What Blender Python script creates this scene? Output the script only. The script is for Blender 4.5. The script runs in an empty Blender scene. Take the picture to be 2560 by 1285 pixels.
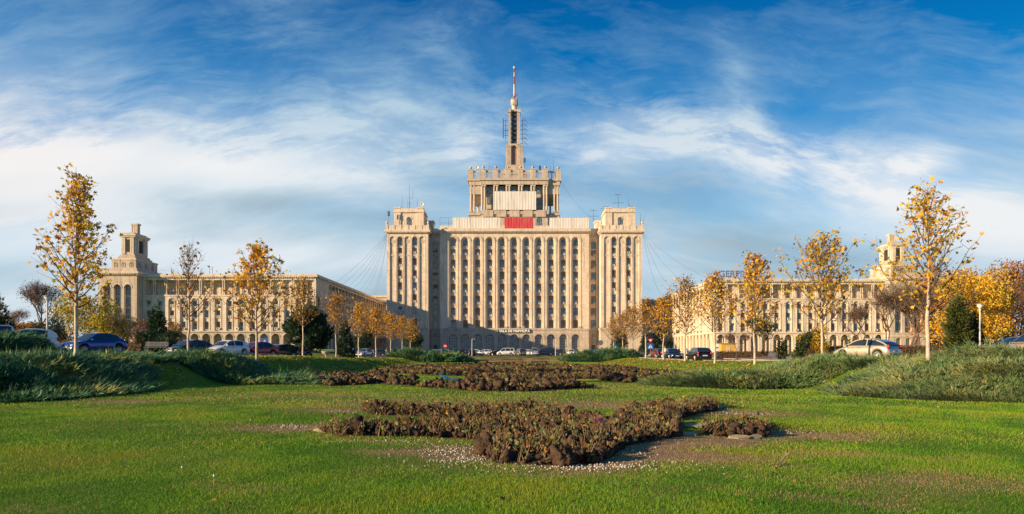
import bpy, math, random
import numpy as np
from mathutils import Vector, Matrix
R = math.radians
C = bpy.context.scene.collection
sc = bpy.context.scene
rng = np.random.default_rng(7)
random.seed(7)

# ------------------------------------------------------------------ camera, sky, sun, exposure
F, HOR, EYE = 1800.0, 878.0, 1.1          # focal length and horizon row in pixels of a 2560 px wide picture, eye height
cam = bpy.data.objects.new('camera', bpy.data.cameras.new('camera'))
C.objects.link(cam); sc.camera = cam
cam.location = (0, 0, EYE); cam.rotation_euler = (R(90), 0, 0)
cam.data.sensor_width = 36; cam.data.lens = 36*F/2560
cam.data.shift_y = (HOR-642.5)/2560
cam.data.clip_start = 0.1; cam.data.clip_end = 6000

SUN_EL, SUN_TRAVEL = 14.5, 26              # elevation; light travels to the right, turned this much away from the viewer
td = Vector((math.cos(R(SUN_TRAVEL))*math.cos(R(SUN_EL)), math.sin(R(SUN_TRAVEL))*math.cos(R(SUN_EL)), -math.sin(R(SUN_EL))))
sun = bpy.data.objects.new('sun', bpy.data.lights.new('sun', 'SUN')); C.objects.link(sun)
sun.rotation_euler = (-td).to_track_quat('Z', 'Y').to_euler()
sun.data.energy = 5.0; sun.data.angle = R(0.6); sun.data.color = (1.0, 0.71, 0.41)
sc.view_settings.view_transform = 'Standard'; sc.view_settings.look = 'None'
sc.view_settings.gamma = 1; sc.view_settings.use_curve_mapping = False
sc.view_settings.exposure = 0.92
sc.cycles.max_bounces = 5; sc.cycles.transparent_max_bounces = 4

class NT:
    def __init__(s, tree): s.t = tree; s.n = tree.nodes; s.l = tree.links
    def new(s, typ, **kw):
        nd = s.n.new(typ)
        for k, v in kw.items():
            if k.startswith('i_'):
                key = k[2:]
                key = int(key) if key.isdigit() else key.replace('_', ' ')
                inp = nd.inputs[key]
                if isinstance(v, bpy.types.NodeSocket): s.l.new(v, inp)
                else: inp.default_value = v
            else: setattr(nd, k, v)
        return nd
    def math(s, op, a, b=0.0, clamp=False):
        nd = s.new('ShaderNodeMath', operation=op, use_clamp=clamp)
        for i, v in enumerate((a, b)):
            if isinstance(v, bpy.types.NodeSocket): s.l.new(v, nd.inputs[i])
            else: nd.inputs[i].default_value = v
        return nd.outputs[0]
    def mix(s, f, a, b, mode='MIX'):
        nd = s.new('ShaderNodeMix', data_type='RGBA', blend_type=mode)
        for i, v in ((0, f), (6, a), (7, b)):
            if isinstance(v, bpy.types.NodeSocket): s.l.new(v, nd.inputs[i])
            else: nd.inputs[i].default_value = v if i == 0 else (tuple(v)+(1,))[:4]
        return nd.outputs[2]
    def ramp(s, f, stops):
        nd = s.new('ShaderNodeValToRGB'); s.l.new(f, nd.inputs[0])
        e = nd.color_ramp.elements
        while len(e) < len(stops): e.new(0.5)
        for el, (p, c) in zip(e, stops):
            el.position = p; el.color = (c, c, c, 1) if not hasattr(c, '__len__') else tuple(c)+(1,)
        return nd.outputs[0]
    def noise(s, vec, scale, detail=4, rough=0.5, dist=0.0):
        nd = s.new('ShaderNodeTexNoise', i_Scale=scale, i_Detail=detail, i_Roughness=rough, i_Distortion=dist)
        if vec is not None: s.l.new(vec, nd.inputs['Vector'])
        return nd.outputs[0]
    def mapping(s, vec, scale=(1, 1, 1), rot=(0, 0, 0), loc=(0, 0, 0)):
        nd = s.new('ShaderNodeMapping'); s.l.new(vec, nd.inputs[0])
        nd.inputs['Scale'].default_value = scale; nd.inputs['Rotation'].default_value = rot; nd.inputs['Location'].default_value = loc
        return nd.outputs[0]

world = bpy.data.worlds.new('World'); sc.world = world; world.use_nodes = True
w = NT(world.node_tree); w.n.clear()
sky = w.new('ShaderNodeTexSky', sky_type='NISHITA'); sky.sun_disc = False
sky.sun_elevation = R(SUN_EL); sky.sun_rotation = math.atan2(-td.x, -td.y)
sky.air_density = 1.0; sky.dust_density = 0.4; sky.ozone_density = 3.0
tc = w.new('ShaderNodeTexCoord').outputs['Generated']
sx = w.new('ShaderNodeSeparateXYZ'); w.l.new(tc, sx.inputs[0])
gx, gy, gz = sx.outputs
az = w.math('ARCTAN2', gx, gy)
el = w.math('ARCSINE', gz)
uv = w.new('ShaderNodeCombineXYZ', i_X=az, i_Y=el).outputs[0]
# banks of thin cloud arching over the view, finer feathers laid across them
vv = w.math('ADD', el, w.math('MULTIPLY', w.math('MULTIPLY', az, az), 0.30))
arc = w.new('ShaderNodeCombineXYZ', i_X=az, i_Y=vv).outputs[0]
def warped(vec, sc_, amt, det=3.0):
    nz = w.new('ShaderNodeTexNoise', i_Scale=sc_, i_Detail=det); w.l.new(vec, nz.inputs['Vector'])
    sb = w.new('ShaderNodeVectorMath', operation='SUBTRACT'); w.l.new(nz.outputs[1], sb.inputs[0]); sb.inputs[1].default_value = (.5, .5, .5)
    ma = w.new('ShaderNodeVectorMath', operation='MULTIPLY_ADD'); w.l.new(sb.outputs[0], ma.inputs[0]); ma.inputs[1].default_value = amt; w.l.new(vec, ma.inputs[2]); return ma.outputs[0]
wa = warped(arc, 2.6, (.20, .10, 0), 2.0); wb = warped(arc, 4.5, (.15, .09, 0), 2.0)
n1 = w.noise(w.mapping(wa, (1.0, 1.9, 1), (0, 0, R(8)), (3.7, 0.9, 0)), 3.4, 6, 0.60)              # broad banks
n2 = w.noise(w.mapping(wb, (1.3, 5.2, 1), (0, 0, R(-30)), (1.0, 5.0, 0)), 4.2, 8, 0.66)      # feathers one way
n4 = w.noise(w.mapping(wb, (1.5, 5.0, 1), (0, 0, R(38)), (7.0, 2.0, 0)), 4.0, 8, 0.66)       # and the other
n3 = w.noise(w.mapping(wa, (0.8, 3.4, 1), (0, 0, R(4)), (2.6, 0.35, 0)), 2.8, 7, 0.55)        # low banks
def blob(px, py, sa, se, rot, amp):          # a cloud bank centred in one direction of the sky
    a0 = math.atan((px-1280)/F); e0 = math.atan((HOR-py)/math.hypot(F, px-1280)); c_, s_ = math.cos(R(rot)), math.sin(R(rot))
    da = w.math('SUBTRACT', az, a0); de = w.math('SUBTRACT', el, e0)
    u = w.math('DIVIDE', w.math('ADD', w.math('MULTIPLY', da, c_), w.math('MULTIPLY', de, s_)), sa); v = w.math('DIVIDE', w.math('SUBTRACT', w.math('MULTIPLY', de, c_), w.math('MULTIPLY', da, s_)), se)
    q = w.math('EXPONENT', w.math('MULTIPLY', w.math('ADD', w.math('MULTIPLY', u, u), w.math('MULTIPLY', v, v)), -1.0))
    return w.math('MULTIPLY', q, amp)
def total(lst):
    t = blob(*lst[0])
    for b_ in lst[1:]: t = w.math('ADD', t, blob(*b_))
    return t
white = total([(520, 425, .34, .035, 6, 1.0), (60, 450, .14, .05, 0, .8), (820, 300, .22, .05, 14, .75), (330, 320, .16, .06, 8, .5), (1180, 350, .035, .04, -30, .7), (1540, 300, .12, .022, -6, .9), (1900, 350, .20, .030, -20, .9),
               (2060, 440, .22, .030, -18, .55), (1500, 380, .14, .03, -4, .6), (2300, 400, .035, .02, 0, .8), (2480, 550, .12, .030, -16, .8), (1850, 210, .02, .10, 18, .45), (1650, 620, .12, .03, -5, .5), (300, 600, .2, .02, 2, .5), (1080, 100, .07, .03, 35, .5), (700, 60, .08, .03, 20, .45), (380, 640, .3, .025, 2, .5)])
grey = total([(640, 500, .26, .022, -2, .55), (900, 590, .25, .03, 3, .3), (2050, 620, .2, .03, -6, .2)])
elv = w.math('DIVIDE', el, R(27), clamp=True)
c1 = w.ramp(n1, [(0.36, 0.0), (0.66, 1.0)])
c2 = w.ramp(w.math('MAXIMUM', n2, n4), [(0.48, 0.0), (0.74, 1.0)])
base_ = w.ramp(elv, [(0.0, 0.85), (0.30, 0.66), (0.50, 0.36), (0.70, 0.12), (1.0, 0.0)])
tex = w.math('ADD', w.math('MULTIPLY', c1, 0.36), w.math('MULTIPLY', c2, 0.46))
cov = w.math('ADD', base_, w.math('MULTIPLY', tex, w.ramp(elv, [(0.0, 0.45), (0.5, 0.85), (0.75, 0.66), (1.0, 0.42)])))
azs = w.math('ADD', w.math('MULTIPLY', az, 0.5), 0.5)
cov = w.math('SUBTRACT', cov, w.ramp(azs, [(0.2, 0.0), (0.45, 0.06), (0.66, 0.12), (0.8, 0.20)]))
cov = w.math('ADD', cov, w.math('MULTIPLY', white, w.math('ADD', 0.10, w.math('MULTIPLY', tex, 1.15))), clamp=True)
skyc = w.mix(1.0, sky.outputs[0], (0.06, 0.80, 1.3), 'MULTIPLY')
grad = w.ramp(elv, [(0.0, (3.9, 4.7, 5.1)), (0.16, (2.9, 4.1, 4.8)), (0.34, (1.2, 3.0, 4.4)), (0.55, (0.08, 1.5, 3.4)), (0.78, (0.0, 0.86, 2.4)), (1.0, (0.0, 0.48, 1.6))])
skyc = w.mix(0.88, skyc, grad)
shade_ = w.math('ADD', w.math('ADD', w.ramp(n3, [(0.36, 0.0), (0.66, 1.0)]), w.math('MULTIPLY', white, 0.9)), w.math('MULTIPLY', grey, -1.1))
bank = w.ramp(w.math('MULTIPLY', shade_, 0.5, clamp=True), [(0.0, (1.9, 2.55, 3.05)), (0.22, (2.7, 3.4, 3.9)), (0.5, (3.9, 4.35, 4.7)), (0.85, (4.7, 4.8, 4.9))])
hi = w.mix(w.ramp(elv, [(0.50, 0.0), (0.78, 1.0)]), bank, (1.9, 3.0, 3.9))
glow = w.math('MULTIPLY', w.ramp(w.math('ADD', az, 1.0), [(0.36, 1.0), (0.58, 0.0)]), w.ramp(elv, [(0.2, 0.1), (0.50, 1.0), (0.72, 0.0)]))
hi = w.mix(w.math('MULTIPLY', glow, 0.7), hi, (5.4, 4.95, 4.7))
col = w.mix(cov, skyc, hi)
bg = w.new('ShaderNodeBackground', i_Color=col, i_Strength=0.097)
wo = w.new('ShaderNodeOutputWorld'); w.l.new(bg.outputs[0], wo.inputs[0])

# ------------------------------------------------------------------ object helpers
def tag(o, label=None, cat=None, group=None, kind=None):
    if label: o['label'] = label
    if cat: o['category'] = cat
    if group: o['group'] = group
    if kind: o['kind'] = kind
    return o
def link(name, me, parent=None, loc=None):
    o = bpy.data.objects.new(name, me); C.objects.link(o)
    if parent is not None: o.parent = parent
    if loc is not None: o.location = loc
    return o
def empty(name, loc=(0, 0, 0), rz=0.0):
    o = link(name, None, None, loc); o.rotation_euler = (0, 0, rz); o.empty_display_size = 0.3
    return o
def children(o): return [c for c in ALLCH.get(o.name, [])] if False else list(o.children)
def copy_tree(o, parent=None):
    c = o.copy(); C.objects.link(c); c.parent = parent
    for ch in list(o.children): copy_tree(ch, c)
    return c
def descend(o):
    yield o
    for c in o.children: yield from descend(c)

def raw_mesh(name, V, Ftri, mats, mi=None, smooth=False):
    me = bpy.data.meshes.new(name); V = np.asarray(V, dtype=np.float32); Ftri = np.asarray(Ftri, dtype=np.int32)
    k = Ftri.shape[1]; n = len(Ftri)
    me.vertices.add(len(V)); me.vertices.foreach_set('co', V.ravel())
    me.loops.add(n*k); me.loops.foreach_set('vertex_index', Ftri.ravel())
    me.polygons.add(n); me.polygons.foreach_set('loop_start', np.arange(0, n*k, k, dtype=np.int32))
    me.polygons.foreach_set('loop_total', np.full(n, k, dtype=np.int32))
    for m in mats: me.materials.append(m)
    if mi is not None: me.polygons.foreach_set('material_index', np.asarray(mi, dtype=np.int32))
    if smooth: me.polygons.foreach_set('use_smooth', np.ones(n, dtype=bool))
    me.update(calc_edges=True); me.validate()
    return me

class MB:
    def __init__(s, M=None): s.v = []; s.f = []; s.m = []; s.M = M or Matrix.Identity(4); s.cur = 0; s.sm = []; s.smooth = False
    def add(s, vs, fs):
        b = len(s.v); s.v += [tuple(s.M @ Vector(p)) for p in vs]
        for f in fs: s.f.append([b+i for i in f]); s.m.append(s.cur); s.sm.append(s.smooth)
    def box(s, x0, x1, y0, y1, z0, z1):
        s.add([(x0,y0,z0),(x1,y0,z0),(x1,y1,z0),(x0,y1,z0),(x0,y0,z1),(x1,y0,z1),(x1,y1,z1),(x0,y1,z1)],
              [(0,3,2,1),(4,5,6,7),(0,1,5,4),(1,2,6,5),(2,3,7,6),(3,0,4,7)])
    def frus(s, x0, x1, y0, y1, z0, z1, t):       # box whose top is inset by t
        s.add([(x0,y0,z0),(x1,y0,z0),(x1,y1,z0),(x0,y1,z0),(x0+t,y0+t,z1),(x1-t,y0+t,z1),(x1-t,y1-t,z1),(x0+t,y1-t,z1)],
              [(0,3,2,1),(4,5,6,7),(0,1,5,4),(1,2,6,5),(2,3,7,6),(3,0,4,7)])
    def tube(s, pts, rad, seg=6, caps=True):
        pts = [Vector(p) for p in pts]
        if not hasattr(rad, '__len__'): rad = [rad]*len(pts)
        vs = []; n = len(pts)
        for i, p in enumerate(pts):
            d = (pts[min(i+1, n-1)] - pts[max(i-1, 0)]).normalized()
            a = d.orthogonal().normalized() if abs(d.z) < 0.95 else Vector((1, 0, 0)); a = (a - d*a.dot(d)).normalized(); b = d.cross(a)
            for k in range(seg):
                t = 2*math.pi*k/seg; vs.append(p + (a*math.cos(t)+b*math.sin(t))*rad[i])
        fs = [(i*seg+k, i*seg+(k+1) % seg, (i+1)*seg+(k+1) % seg, (i+1)*seg+k) for i in range(n-1) for k in range(seg)]
        if caps: fs += [tuple(range(seg))[::-1], tuple((n-1)*seg+k for k in range(seg))]
        s.add(vs, fs)
    def cyl(s, c, r, z0, z1, seg=12, r1=None): s.tube([(c[0], c[1], z0), (c[0], c[1], z1)], [r, r if r1 is None else r1], seg)
    def disc_y(s, cx, cz, r, y0, y1, seg=16):     # cylinder whose axis runs along y
        s.tube([(cx, y0, cz), (cx, y1, cz)], r, seg)
    def arch(s, cx, r, zs, zt, y0, y1, seg=10):   # solid above a half-round opening, x from cx-r to cx+r, z up to zt
        pts = [(cx - r*math.cos(math.pi*i/seg), zs + r*math.sin(math.pi*i/seg)) for i in range(seg+1)]
        for (xa, za), (xb, zb) in zip(pts, pts[1:]):
            s.add([(xa,y0,za),(xb,y0,zb),(xb,y0,zt),(xa,y0,zt),(xa,y1,za),(xb,y1,zb)], [(0,1,2,3),(0,4,5,1)])
    def ring(s, cx, cz, r0, r1, y0, y1, seg=12, full=False):
        A = 2*math.pi if full else math.pi
        for i in range(seg):
            a, b = A*i/seg, A*(i+1)/seg
            P = [(cx-r*math.cos(t), cz+r*math.sin(t)) for t in (a, b) for r in (r0, r1)]
            (xa,za),(xb,zb),(xc,zc),(xd,zd) = P
            s.add([(xa,y0,za),(xb,y0,zb),(xd,y0,zd),(xc,y0,zc),(xa,y1,za),(xb,y1,zb),(xd,y1,zd),(xc,y1,zc)],
                  [(0,3,2,1),(1,2,6,5),(0,4,7,3)])
    def bay(s, xl, xr, cx, h, z0, zs, zt, y0, y1):  # wall with one tall round-headed opening
        s.box(xl, cx-h, y0, y1, z0, zt); s.box(cx+h, xr, y0, y1, z0, zt); s.arch(cx, h, zs, zt, y0, y1)
    def half_disc(s, cx, r, zs, z0, y, seg=10):     # round-headed flat panel
        pts = [(cx-r, y, z0), (cx+r, y, z0)] + [(cx + r*math.cos(math.pi*i/seg), y, zs + r*math.sin(math.pi*i/seg)) for i in range(seg+1)]
        s.add(pts, [tuple(range(len(pts)))])
    def loft(s, rings, close=True, caps=True):
        k = len(rings[0]); vs = [p for r in rings for p in r]; fs = []
        for i in range(len(rings)-1):
            for j in range(k if close else k-1):
                fs.append((i*k+j, i*k+(j+1) % k, (i+1)*k+(j+1) % k, (i+1)*k+j))
        if caps: fs += [tuple(range(k))[::-1], tuple((len(rings)-1)*k+j for j in range(k))]
        s.add(vs, fs)
    def mesh(s, name, mats):
        me = bpy.data.meshes.new(name); me.from_pydata(s.v, [], s.f)
        for m in (mats if isinstance(mats, (list, tuple)) else [mats]): me.materials.append(m)
        me.polygons.foreach_set('material_index', s.m); me.polygons.foreach_set('use_smooth', s.sm); me.update()
        return me
    def build(s, name, mats, parent=None, loc=None): return link(name, s.mesh(name, mats), parent, loc)

def scatter(tv, tf, pos, rot, scl, mi=None):
    """instances of a triangle template as numpy arrays: rot (N,3,3), scl (N,) or (N,3)"""
    tv = np.asarray(tv, float); tf = np.asarray(tf, int); N = len(pos); scl = np.asarray(scl, float)
    if scl.ndim == 1: scl = scl[:, None]
    V = np.einsum('nij,nkj->nki', rot, tv[None]*scl[:, None, :]) + np.asarray(pos)[:, None, :]
    Fc = tf[None] + (np.arange(N)*len(tv))[:, None, None]
    M = np.zeros(N*len(tf), int) if mi is None else np.repeat(mi, len(tf))
    return V.reshape(-1, 3), Fc.reshape(-1, tf.shape[1]), M
def join_np(parts):
    V = []; Fs = []; M = []; b = 0
    for v, f, m in parts: V.append(v); Fs.append(f+b); M.append(m); b += len(v)
    return np.concatenate(V), np.concatenate(Fs), np.concatenate(M)
def rot_dir(d, roll=None):
    """rotation matrices whose z axis follows d"""
    d = d/np.linalg.norm(d, axis=1, keepdims=True); N = len(d)
    a = rng.normal(size=(N, 3)) if roll is None else roll
    x = np.cross(a, d); x /= np.linalg.norm(x, axis=1, keepdims=True)+1e-9; y = np.cross(d, x)
    return np.stack([x, y, d], axis=2)
def rand_rot(N): return rot_dir(rng.normal(size=(N, 3)))

# ------------------------------------------------------------------ materials
def mat(name, col, rough=0.7, metal=0.0, spec=0.5, n=None, coat=0.0):
    m = bpy.data.materials.new(name); m.use_nodes = True; t = NT(m.node_tree); b = m.node_tree.nodes['Principled BSDF']
    b.inputs['Base Color'].default_value = tuple(col)+(1,); b.inputs['Roughness'].default_value = rough
    b.inputs['Metallic'].default_value = metal; b.inputs['Specular IOR Level'].default_value = spec
    b.inputs['Coat Weight'].default_value = coat
    if n: n(t, b)
    return m
def mottled(c1, c2, scale=3.0, detail=5, bump=0.0, c3=None, bscale=None):
    def f(t, b):
        co = t.new('ShaderNodeTexCoord').outputs['Object']
        nz = t.noise(co, scale, detail, 0.6)
        c = t.mix(t.ramp(nz, [(0.35, 0), (0.65, 1)]), c1, c2)
        if c3: c = t.mix(t.ramp(t.noise(co, scale*0.21, 3), [(0.45, 0), (0.7, 1)]), c, c3)
        t.l.new(c, b.inputs['Base Color'])
        if bump:
            bp = t.new('ShaderNodeBump', i_Strength=bump, i_Distance=0.05); t.l.new(t.noise(co, bscale or scale*4, 5, 0.6), bp.inputs['Height'])
            t.l.new(bp.outputs[0], b.inputs['Normal'])
    return f
def stone_nodes(c1, c2, bw=1.4, bh=0.55, stain=0.5):
    def f(t, b):
        g = t.new('ShaderNodeNewGeometry'); co = g.outputs['Position']
        s = t.new('ShaderNodeSeparateXYZ'); t.l.new(co, s.inputs[0])
        u = t.math('ADD', s.outputs[0], s.outputs[1])
        vec = t.new('ShaderNodeCombineXYZ', i_X=u, i_Y=s.outputs[2]).outputs[0]
        br = t.new('ShaderNodeTexBrick', i_Scale=1.0, i_Mortar_Size=0.022); t.l.new(vec, br.inputs['Vector'])
        br.inputs['Brick Width'].default_value = bw; br.inputs['Row Height'].default_value = bh
        br.inputs['Color1'].default_value = (0.90, 0.90, 0.90, 1); br.inputs['Color2'].default_value = (1.05, 1.05, 1.05, 1); br.inputs['Mortar'].default_value = (0.72, 0.70, 0.68, 1)
        base = t.mix(t.ramp(t.noise(co, 0.35, 6, 0.65), [(0.3, 0), (0.7, 1)]), c1, c2)
        base = t.mix(0.85, base, br.outputs[0], 'MULTIPLY')
        st = t.noise(t.mapping(co, (1.1, 1.1, 0.07)), 1.3, 6, 0.7)          # rain streaks
        base = t.mix(t.math('MULTIPLY', t.ramp(st, [(0.50, 0), (0.72, 1)]), stain), base, (0.20, 0.17, 0.14))
        dk = t.noise(co, 0.12, 4, 0.6)
        base = t.mix(t.math('MULTIPLY', t.ramp(dk, [(0.5, 0), (0.75, 1)]), 0.30), base, (0.36, 0.31, 0.26))
        t.l.new(base, b.inputs['Base Color'])
        bp = t.new('ShaderNodeBump', i_Strength=0.5, i_Distance=0.06); t.l.new(t.noise(co, 2.4, 6, 0.7), bp.inputs['Height'])
        t.l.new(bp.outputs[0], b.inputs['Normal'])
    return f
STONE = mat('limestone', (.6, .5, .4), 0.85, n=stone_nodes((.74, .65, .53), (.60, .51, .40), stain=0.7), spec=0.2)
STONE2 = mat('weathered_stone', (.5, .42, .33), 0.9, n=stone_nodes((.58, .51, .42), (.44, .38, .31), stain=0.85), spec=0.2)
PLAS = mat('carved_panel', (.4, .33, .26), 0.9, n=mottled((.62, .52, .41), (.40, .33, .25), 5.0, 6, 0.5), spec=0.2)
ROOF = mat('roofing', (.18, .15, .13), 0.8, n=mottled((.20, .17, .145), (.12, .105, .09), 0.6))
DARK = mat('dark_interior', (.03, .027, .025), 0.9)
FRAME = mat('window_frame', (.05, .045, .045), 0.6)
def glass_nodes(t, b):
    co = t.new('ShaderNodeNewGeometry').outputs['Position']
    t.l.new(t.mix(t.ramp(t.noise(co, 0.9, 2), [(0.35, 0), (0.65, 1)]), (.05, .085, .11), (.17, .23, .27)), b.inputs['Base Color'])  # sky reflection put into the base colour as pale blue patches
GLASS = mat('window_glass', (.03, .05, .07), 0.12, spec=0.9, n=glass_nodes)
CURT = mat('curtained_glass', (.4, .4, .38), 0.25, spec=0.6, n=mottled((.46, .46, .43), (.22, .24, .24), 1.2, 3))
BLIND = mat('brown_roller_blind', (.2, .12, .07), 0.7, n=mottled((.27, .165, .10), (.17, .105, .07), 0.8, 2))
ACM = mat('white_casing', (.62, .60, .55), 0.5)
FAN = mat('black_grille', (.04, .04, .04), 0.6)
METAL = mat('grey_metal', (.28, .29, .30), 0.5, 0.4)
DMETAL = mat('dark_metal', (.07, .07, .08), 0.5, 0.4)
WHITE = mat('white_paint', (.72, .72, .70), 0.5)
POLE = mat('pale_pole', (.55, .56, .55), 0.6, n=mottled((.62, .62, .60), (.42, .42, .40), 2.0))
REDM = mat('red_paint', (.24, .03, .035), 0.5)
RUST = mat('faded_red_panel', (.3, .1, .08), 0.8, n=mottled((.26, .09, .075), (.30, .20, .16), 1.5))
def corr(c1, c2, wob=0.2):
    def f(t, b):
        g = t.new('ShaderNodeNewGeometry').outputs['Position']
        wv_ = t.new('ShaderNodeTexWave', wave_type='BANDS', bands_direction='X', i_Scale=0.55, i_Distortion=0.4); t.l.new(g, wv_.inputs[0])
        c = t.mix(t.ramp(wv_.outputs[1], [(0.3, 0), (0.9, 1)]), c1, c2)
        c = t.mix(t.math('MULTIPLY', t.ramp(t.noise(t.mapping(g, (1, 1, .15)), 1.1, 5), [(0.45, 0), (0.7, 1)]), 0.45), c, (.28, .24, .2))
        t.l.new(c, b.inputs['Base Color'])
        bp = t.new('ShaderNodeBump', i_Strength=0.6, i_Distance=0.1); t.l.new(wv_.outputs[1], bp.inputs['Height']); t.l.new(bp.outputs[0], b.inputs['Normal'])
    return f
WPANEL = mat('white_sheet_panel', (.6, .6, .58), 0.6, n=corr((.60, .59, .56), (.78, .77, .74)))
RPANEL = mat('red_sheet_panel', (.6, .03, .06), 0.6, n=corr((.42, .012, .03), (.62, .03, .06)))
ASPH = mat('asphalt', (.06, .06, .065), 0.85, n=mottled((.085, .088, .10), (.055, .056, .062), 1.2, 8, 0.2, c3=(.11, .105, .10)), spec=0.3)
PAVE = mat('paving', (.3, .28, .25), 0.85, n=mottled((.27, .25, .23), (.20, .185, .17), 1.5, 8, 0.2, c3=(.30, .21, .12)))
KERB = mat('kerb_stone', (.3, .29, .27), 0.85, n=mottled((.34, .33, .31), (.24, .23, .22), 3))
HEDGE = mat('hedge_twigs', (.07, .045, .03), 0.9, n=mottled((.10, .06, .04), (.045, .035, .02), 6, 6))
def leafmat(name, c, c2=None, tr=0.35, rough=0.6):
    m = bpy.data.materials.new(name); m.use_nodes = True; t = NT(m.node_tree); b = m.node_tree.nodes['Principled BSDF']
    out = m.node_tree.nodes['Material Output']
    ri = t.new('ShaderNodeNewGeometry').outputs['Random Per Island']
    cc = t.mix(ri, c, c2 or tuple(x*0.6 for x in c))
    t.l.new(cc, b.inputs['Base Color']); b.inputs['Roughness'].default_value = rough; b.inputs['Specular IOR Level'].default_value = 0.25
    if tr:
        ts = t.new('ShaderNodeBsdfTranslucent'); t.l.new(cc, ts.inputs[0])
        mx = t.new('ShaderNodeMixShader'); mx.inputs[0].default_value = tr
        t.l.new(b.outputs[0], mx.inputs[1]); t.l.new(ts.outputs[0], mx.inputs[2]); t.l.new(mx.outputs[0], out.inputs[0])
    return m
L_YEL = leafmat('yellow_leaf', (.90, .58, .05), (.74, .42, .03), .45)
L_ORG = leafmat('orange_leaf', (.62, .27, .03), (.44, .17, .03))
L_BRN = leafmat('brown_leaf', (.32, .16, .06), (.20, .10, .04))
L_GRN = leafmat('yellow_green_leaf', (.42, .40, .05), (.60, .48, .06))
L_OLV = leafmat('olive_leaf', (.13, .15, .03), (.22, .20, .03))
L_RED = leafmat('wine_leaf', (.17, .06, .06), (.28, .12, .10))
N_DRK = leafmat('dark_needle', (.022, .050, .028), (.045, .085, .038), 0.1)
N_BLU = leafmat('blue_needle', (.035, .075, .06), (.07, .11, .085), 0.1)
N_THJ = leafmat('thuja_scale', (.06, .085, .02), (.11, .12, .025), 0.15)
J_A = leafmat('juniper_dark', (.034, .140, .080), (.066, .20, .10), 0.15)
J_B = leafmat('juniper_mid', (.095, .20, .075), (.16, .25, .085), 0.15)
J_C = leafmat('juniper_tip', (.24, .27, .07), (.33, .31, .09), 0.15)
J_D = leafmat('juniper_grey', (.16, .22, .10), (.23, .29, .13), 0.15)
BARK = mat('pale_bark', (.5, .45, .36), 0.85, n=mottled((.58, .52, .41), (.36, .31, .24), 5.0, 5, 0.3, c3=(.27, .24, .18)))
BARKD = mat('brown_bark', (.12, .09, .07), 0.9, n=mottled((.15, .11, .085), (.07, .055, .045), 4.0))
def soil_nodes(t, b):
    g = t.new('ShaderNodeNewGeometry'); co = g.outputs['Position']; ri = g.outputs['Random Per Island']
    c = t.mix(t.ramp(t.noise(co, 9.0, 7, 0.7), [(0.35, 0), (0.65, 1)]), (.095, .062, .042), (.032, .023, .018))
    c = t.mix(t.ramp(ri, [(0.3, 0), (1.0, .75)]), c, (.115, .076, .048)); c = t.mix(t.ramp(ri, [(0.0, .6), (0.35, 0)]), c, (.025, .018, .014))
    t.l.new(c, b.inputs['Base Color'])
    bp = t.new('ShaderNodeBump', i_Strength=1.0, i_Distance=0.04); t.l.new(t.noise(co, 26.0, 6, 0.7), bp.inputs['Height']); t.l.new(bp.outputs[0], b.inputs['Normal'])
SOIL = mat('ploughed_soil', (.06, .04, .03), 0.95, n=soil_nodes, spec=0.15)
STEM = leafmat('rose_stem', (.20, .13, .07), (.13, .10, .05), 0)

# ------------------------------------------------------------------ ground
def sstep(x, a, b):
    t = np.clip((x-a)/(b-a), 0, 1); return t*t*(3-2*t)
def hgt(X, Y):
    X = np.asarray(X, float); Y = np.asarray(Y, float)
    L = np.interp(Y, [0, 30, 47, 64, 76, 100, 140, 1000], [.4, .45, .74, .65, .38, .08, .02, 0])
    Rr = np.interp(Y, [0, 33, 47, 60, 79, 1000], [.35, .38, .42, .22, 0, 0])
    side = np.where(X < 0, L, Rr)
    zb = -0.7 + 0.7*sstep(Y, 121, 139)
    inner = np.where(X < 0, np.interp(Y, [0, 24, 32, 38, 42], [22, 19, 17, 14.5, 13.6]), np.interp(Y, [0, 24, 34, 40], [22, 17.5, 14, 13.4]))
    outer = np.maximum(inner+4.6, 18.2)
    t = sstep(np.abs(X), inner, outer)
    z = zb*(1-t) + side*t
    z = z*sstep(Y, -6, 2) + (-0.7)*(1-sstep(Y, -6, 2)) if False else z
    z = z + np.where(X < -32, 1.7*sstep(-X, 32, 85)*sstep(Y, 30, 75), 0) + np.where(X < -31.5, 0.2*sstep(-X, 31.6, 33), 0)*sstep(Y, 10, 30)*sstep(-Y, -120, -90)
    z = z + .16*np.where(np.abs(X) > 20, sstep(np.abs(X), 20.2, 21.8)*sstep(Y, 38, 45)*sstep(-Y, -74, -58), 0)
    z = z + np.where(X > 29, 0.55*sstep(X, 30, 40)*sstep(Y, 30, 60)*sstep(-Y, -190, -130), 0)
    z = z + (0.06*np.sin(X*0.31+1.3)*np.sin(Y*0.23)+0.035*np.sin(X*.9+Y*.35)*np.sin(Y*.62-X*.2))*(1-t)*sstep(-Y, -115, -95)
    return z
def H(x, y): return float(hgt(x, y))
def PX(x, Y): return (x-1280)/F*Y
def G(x, y, z0=-0.7):                 # ground point of the basin floor under a pixel
    Y = F*(EYE-z0)/(y-HOR); return (x-1280)/F*Y, Y

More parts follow.
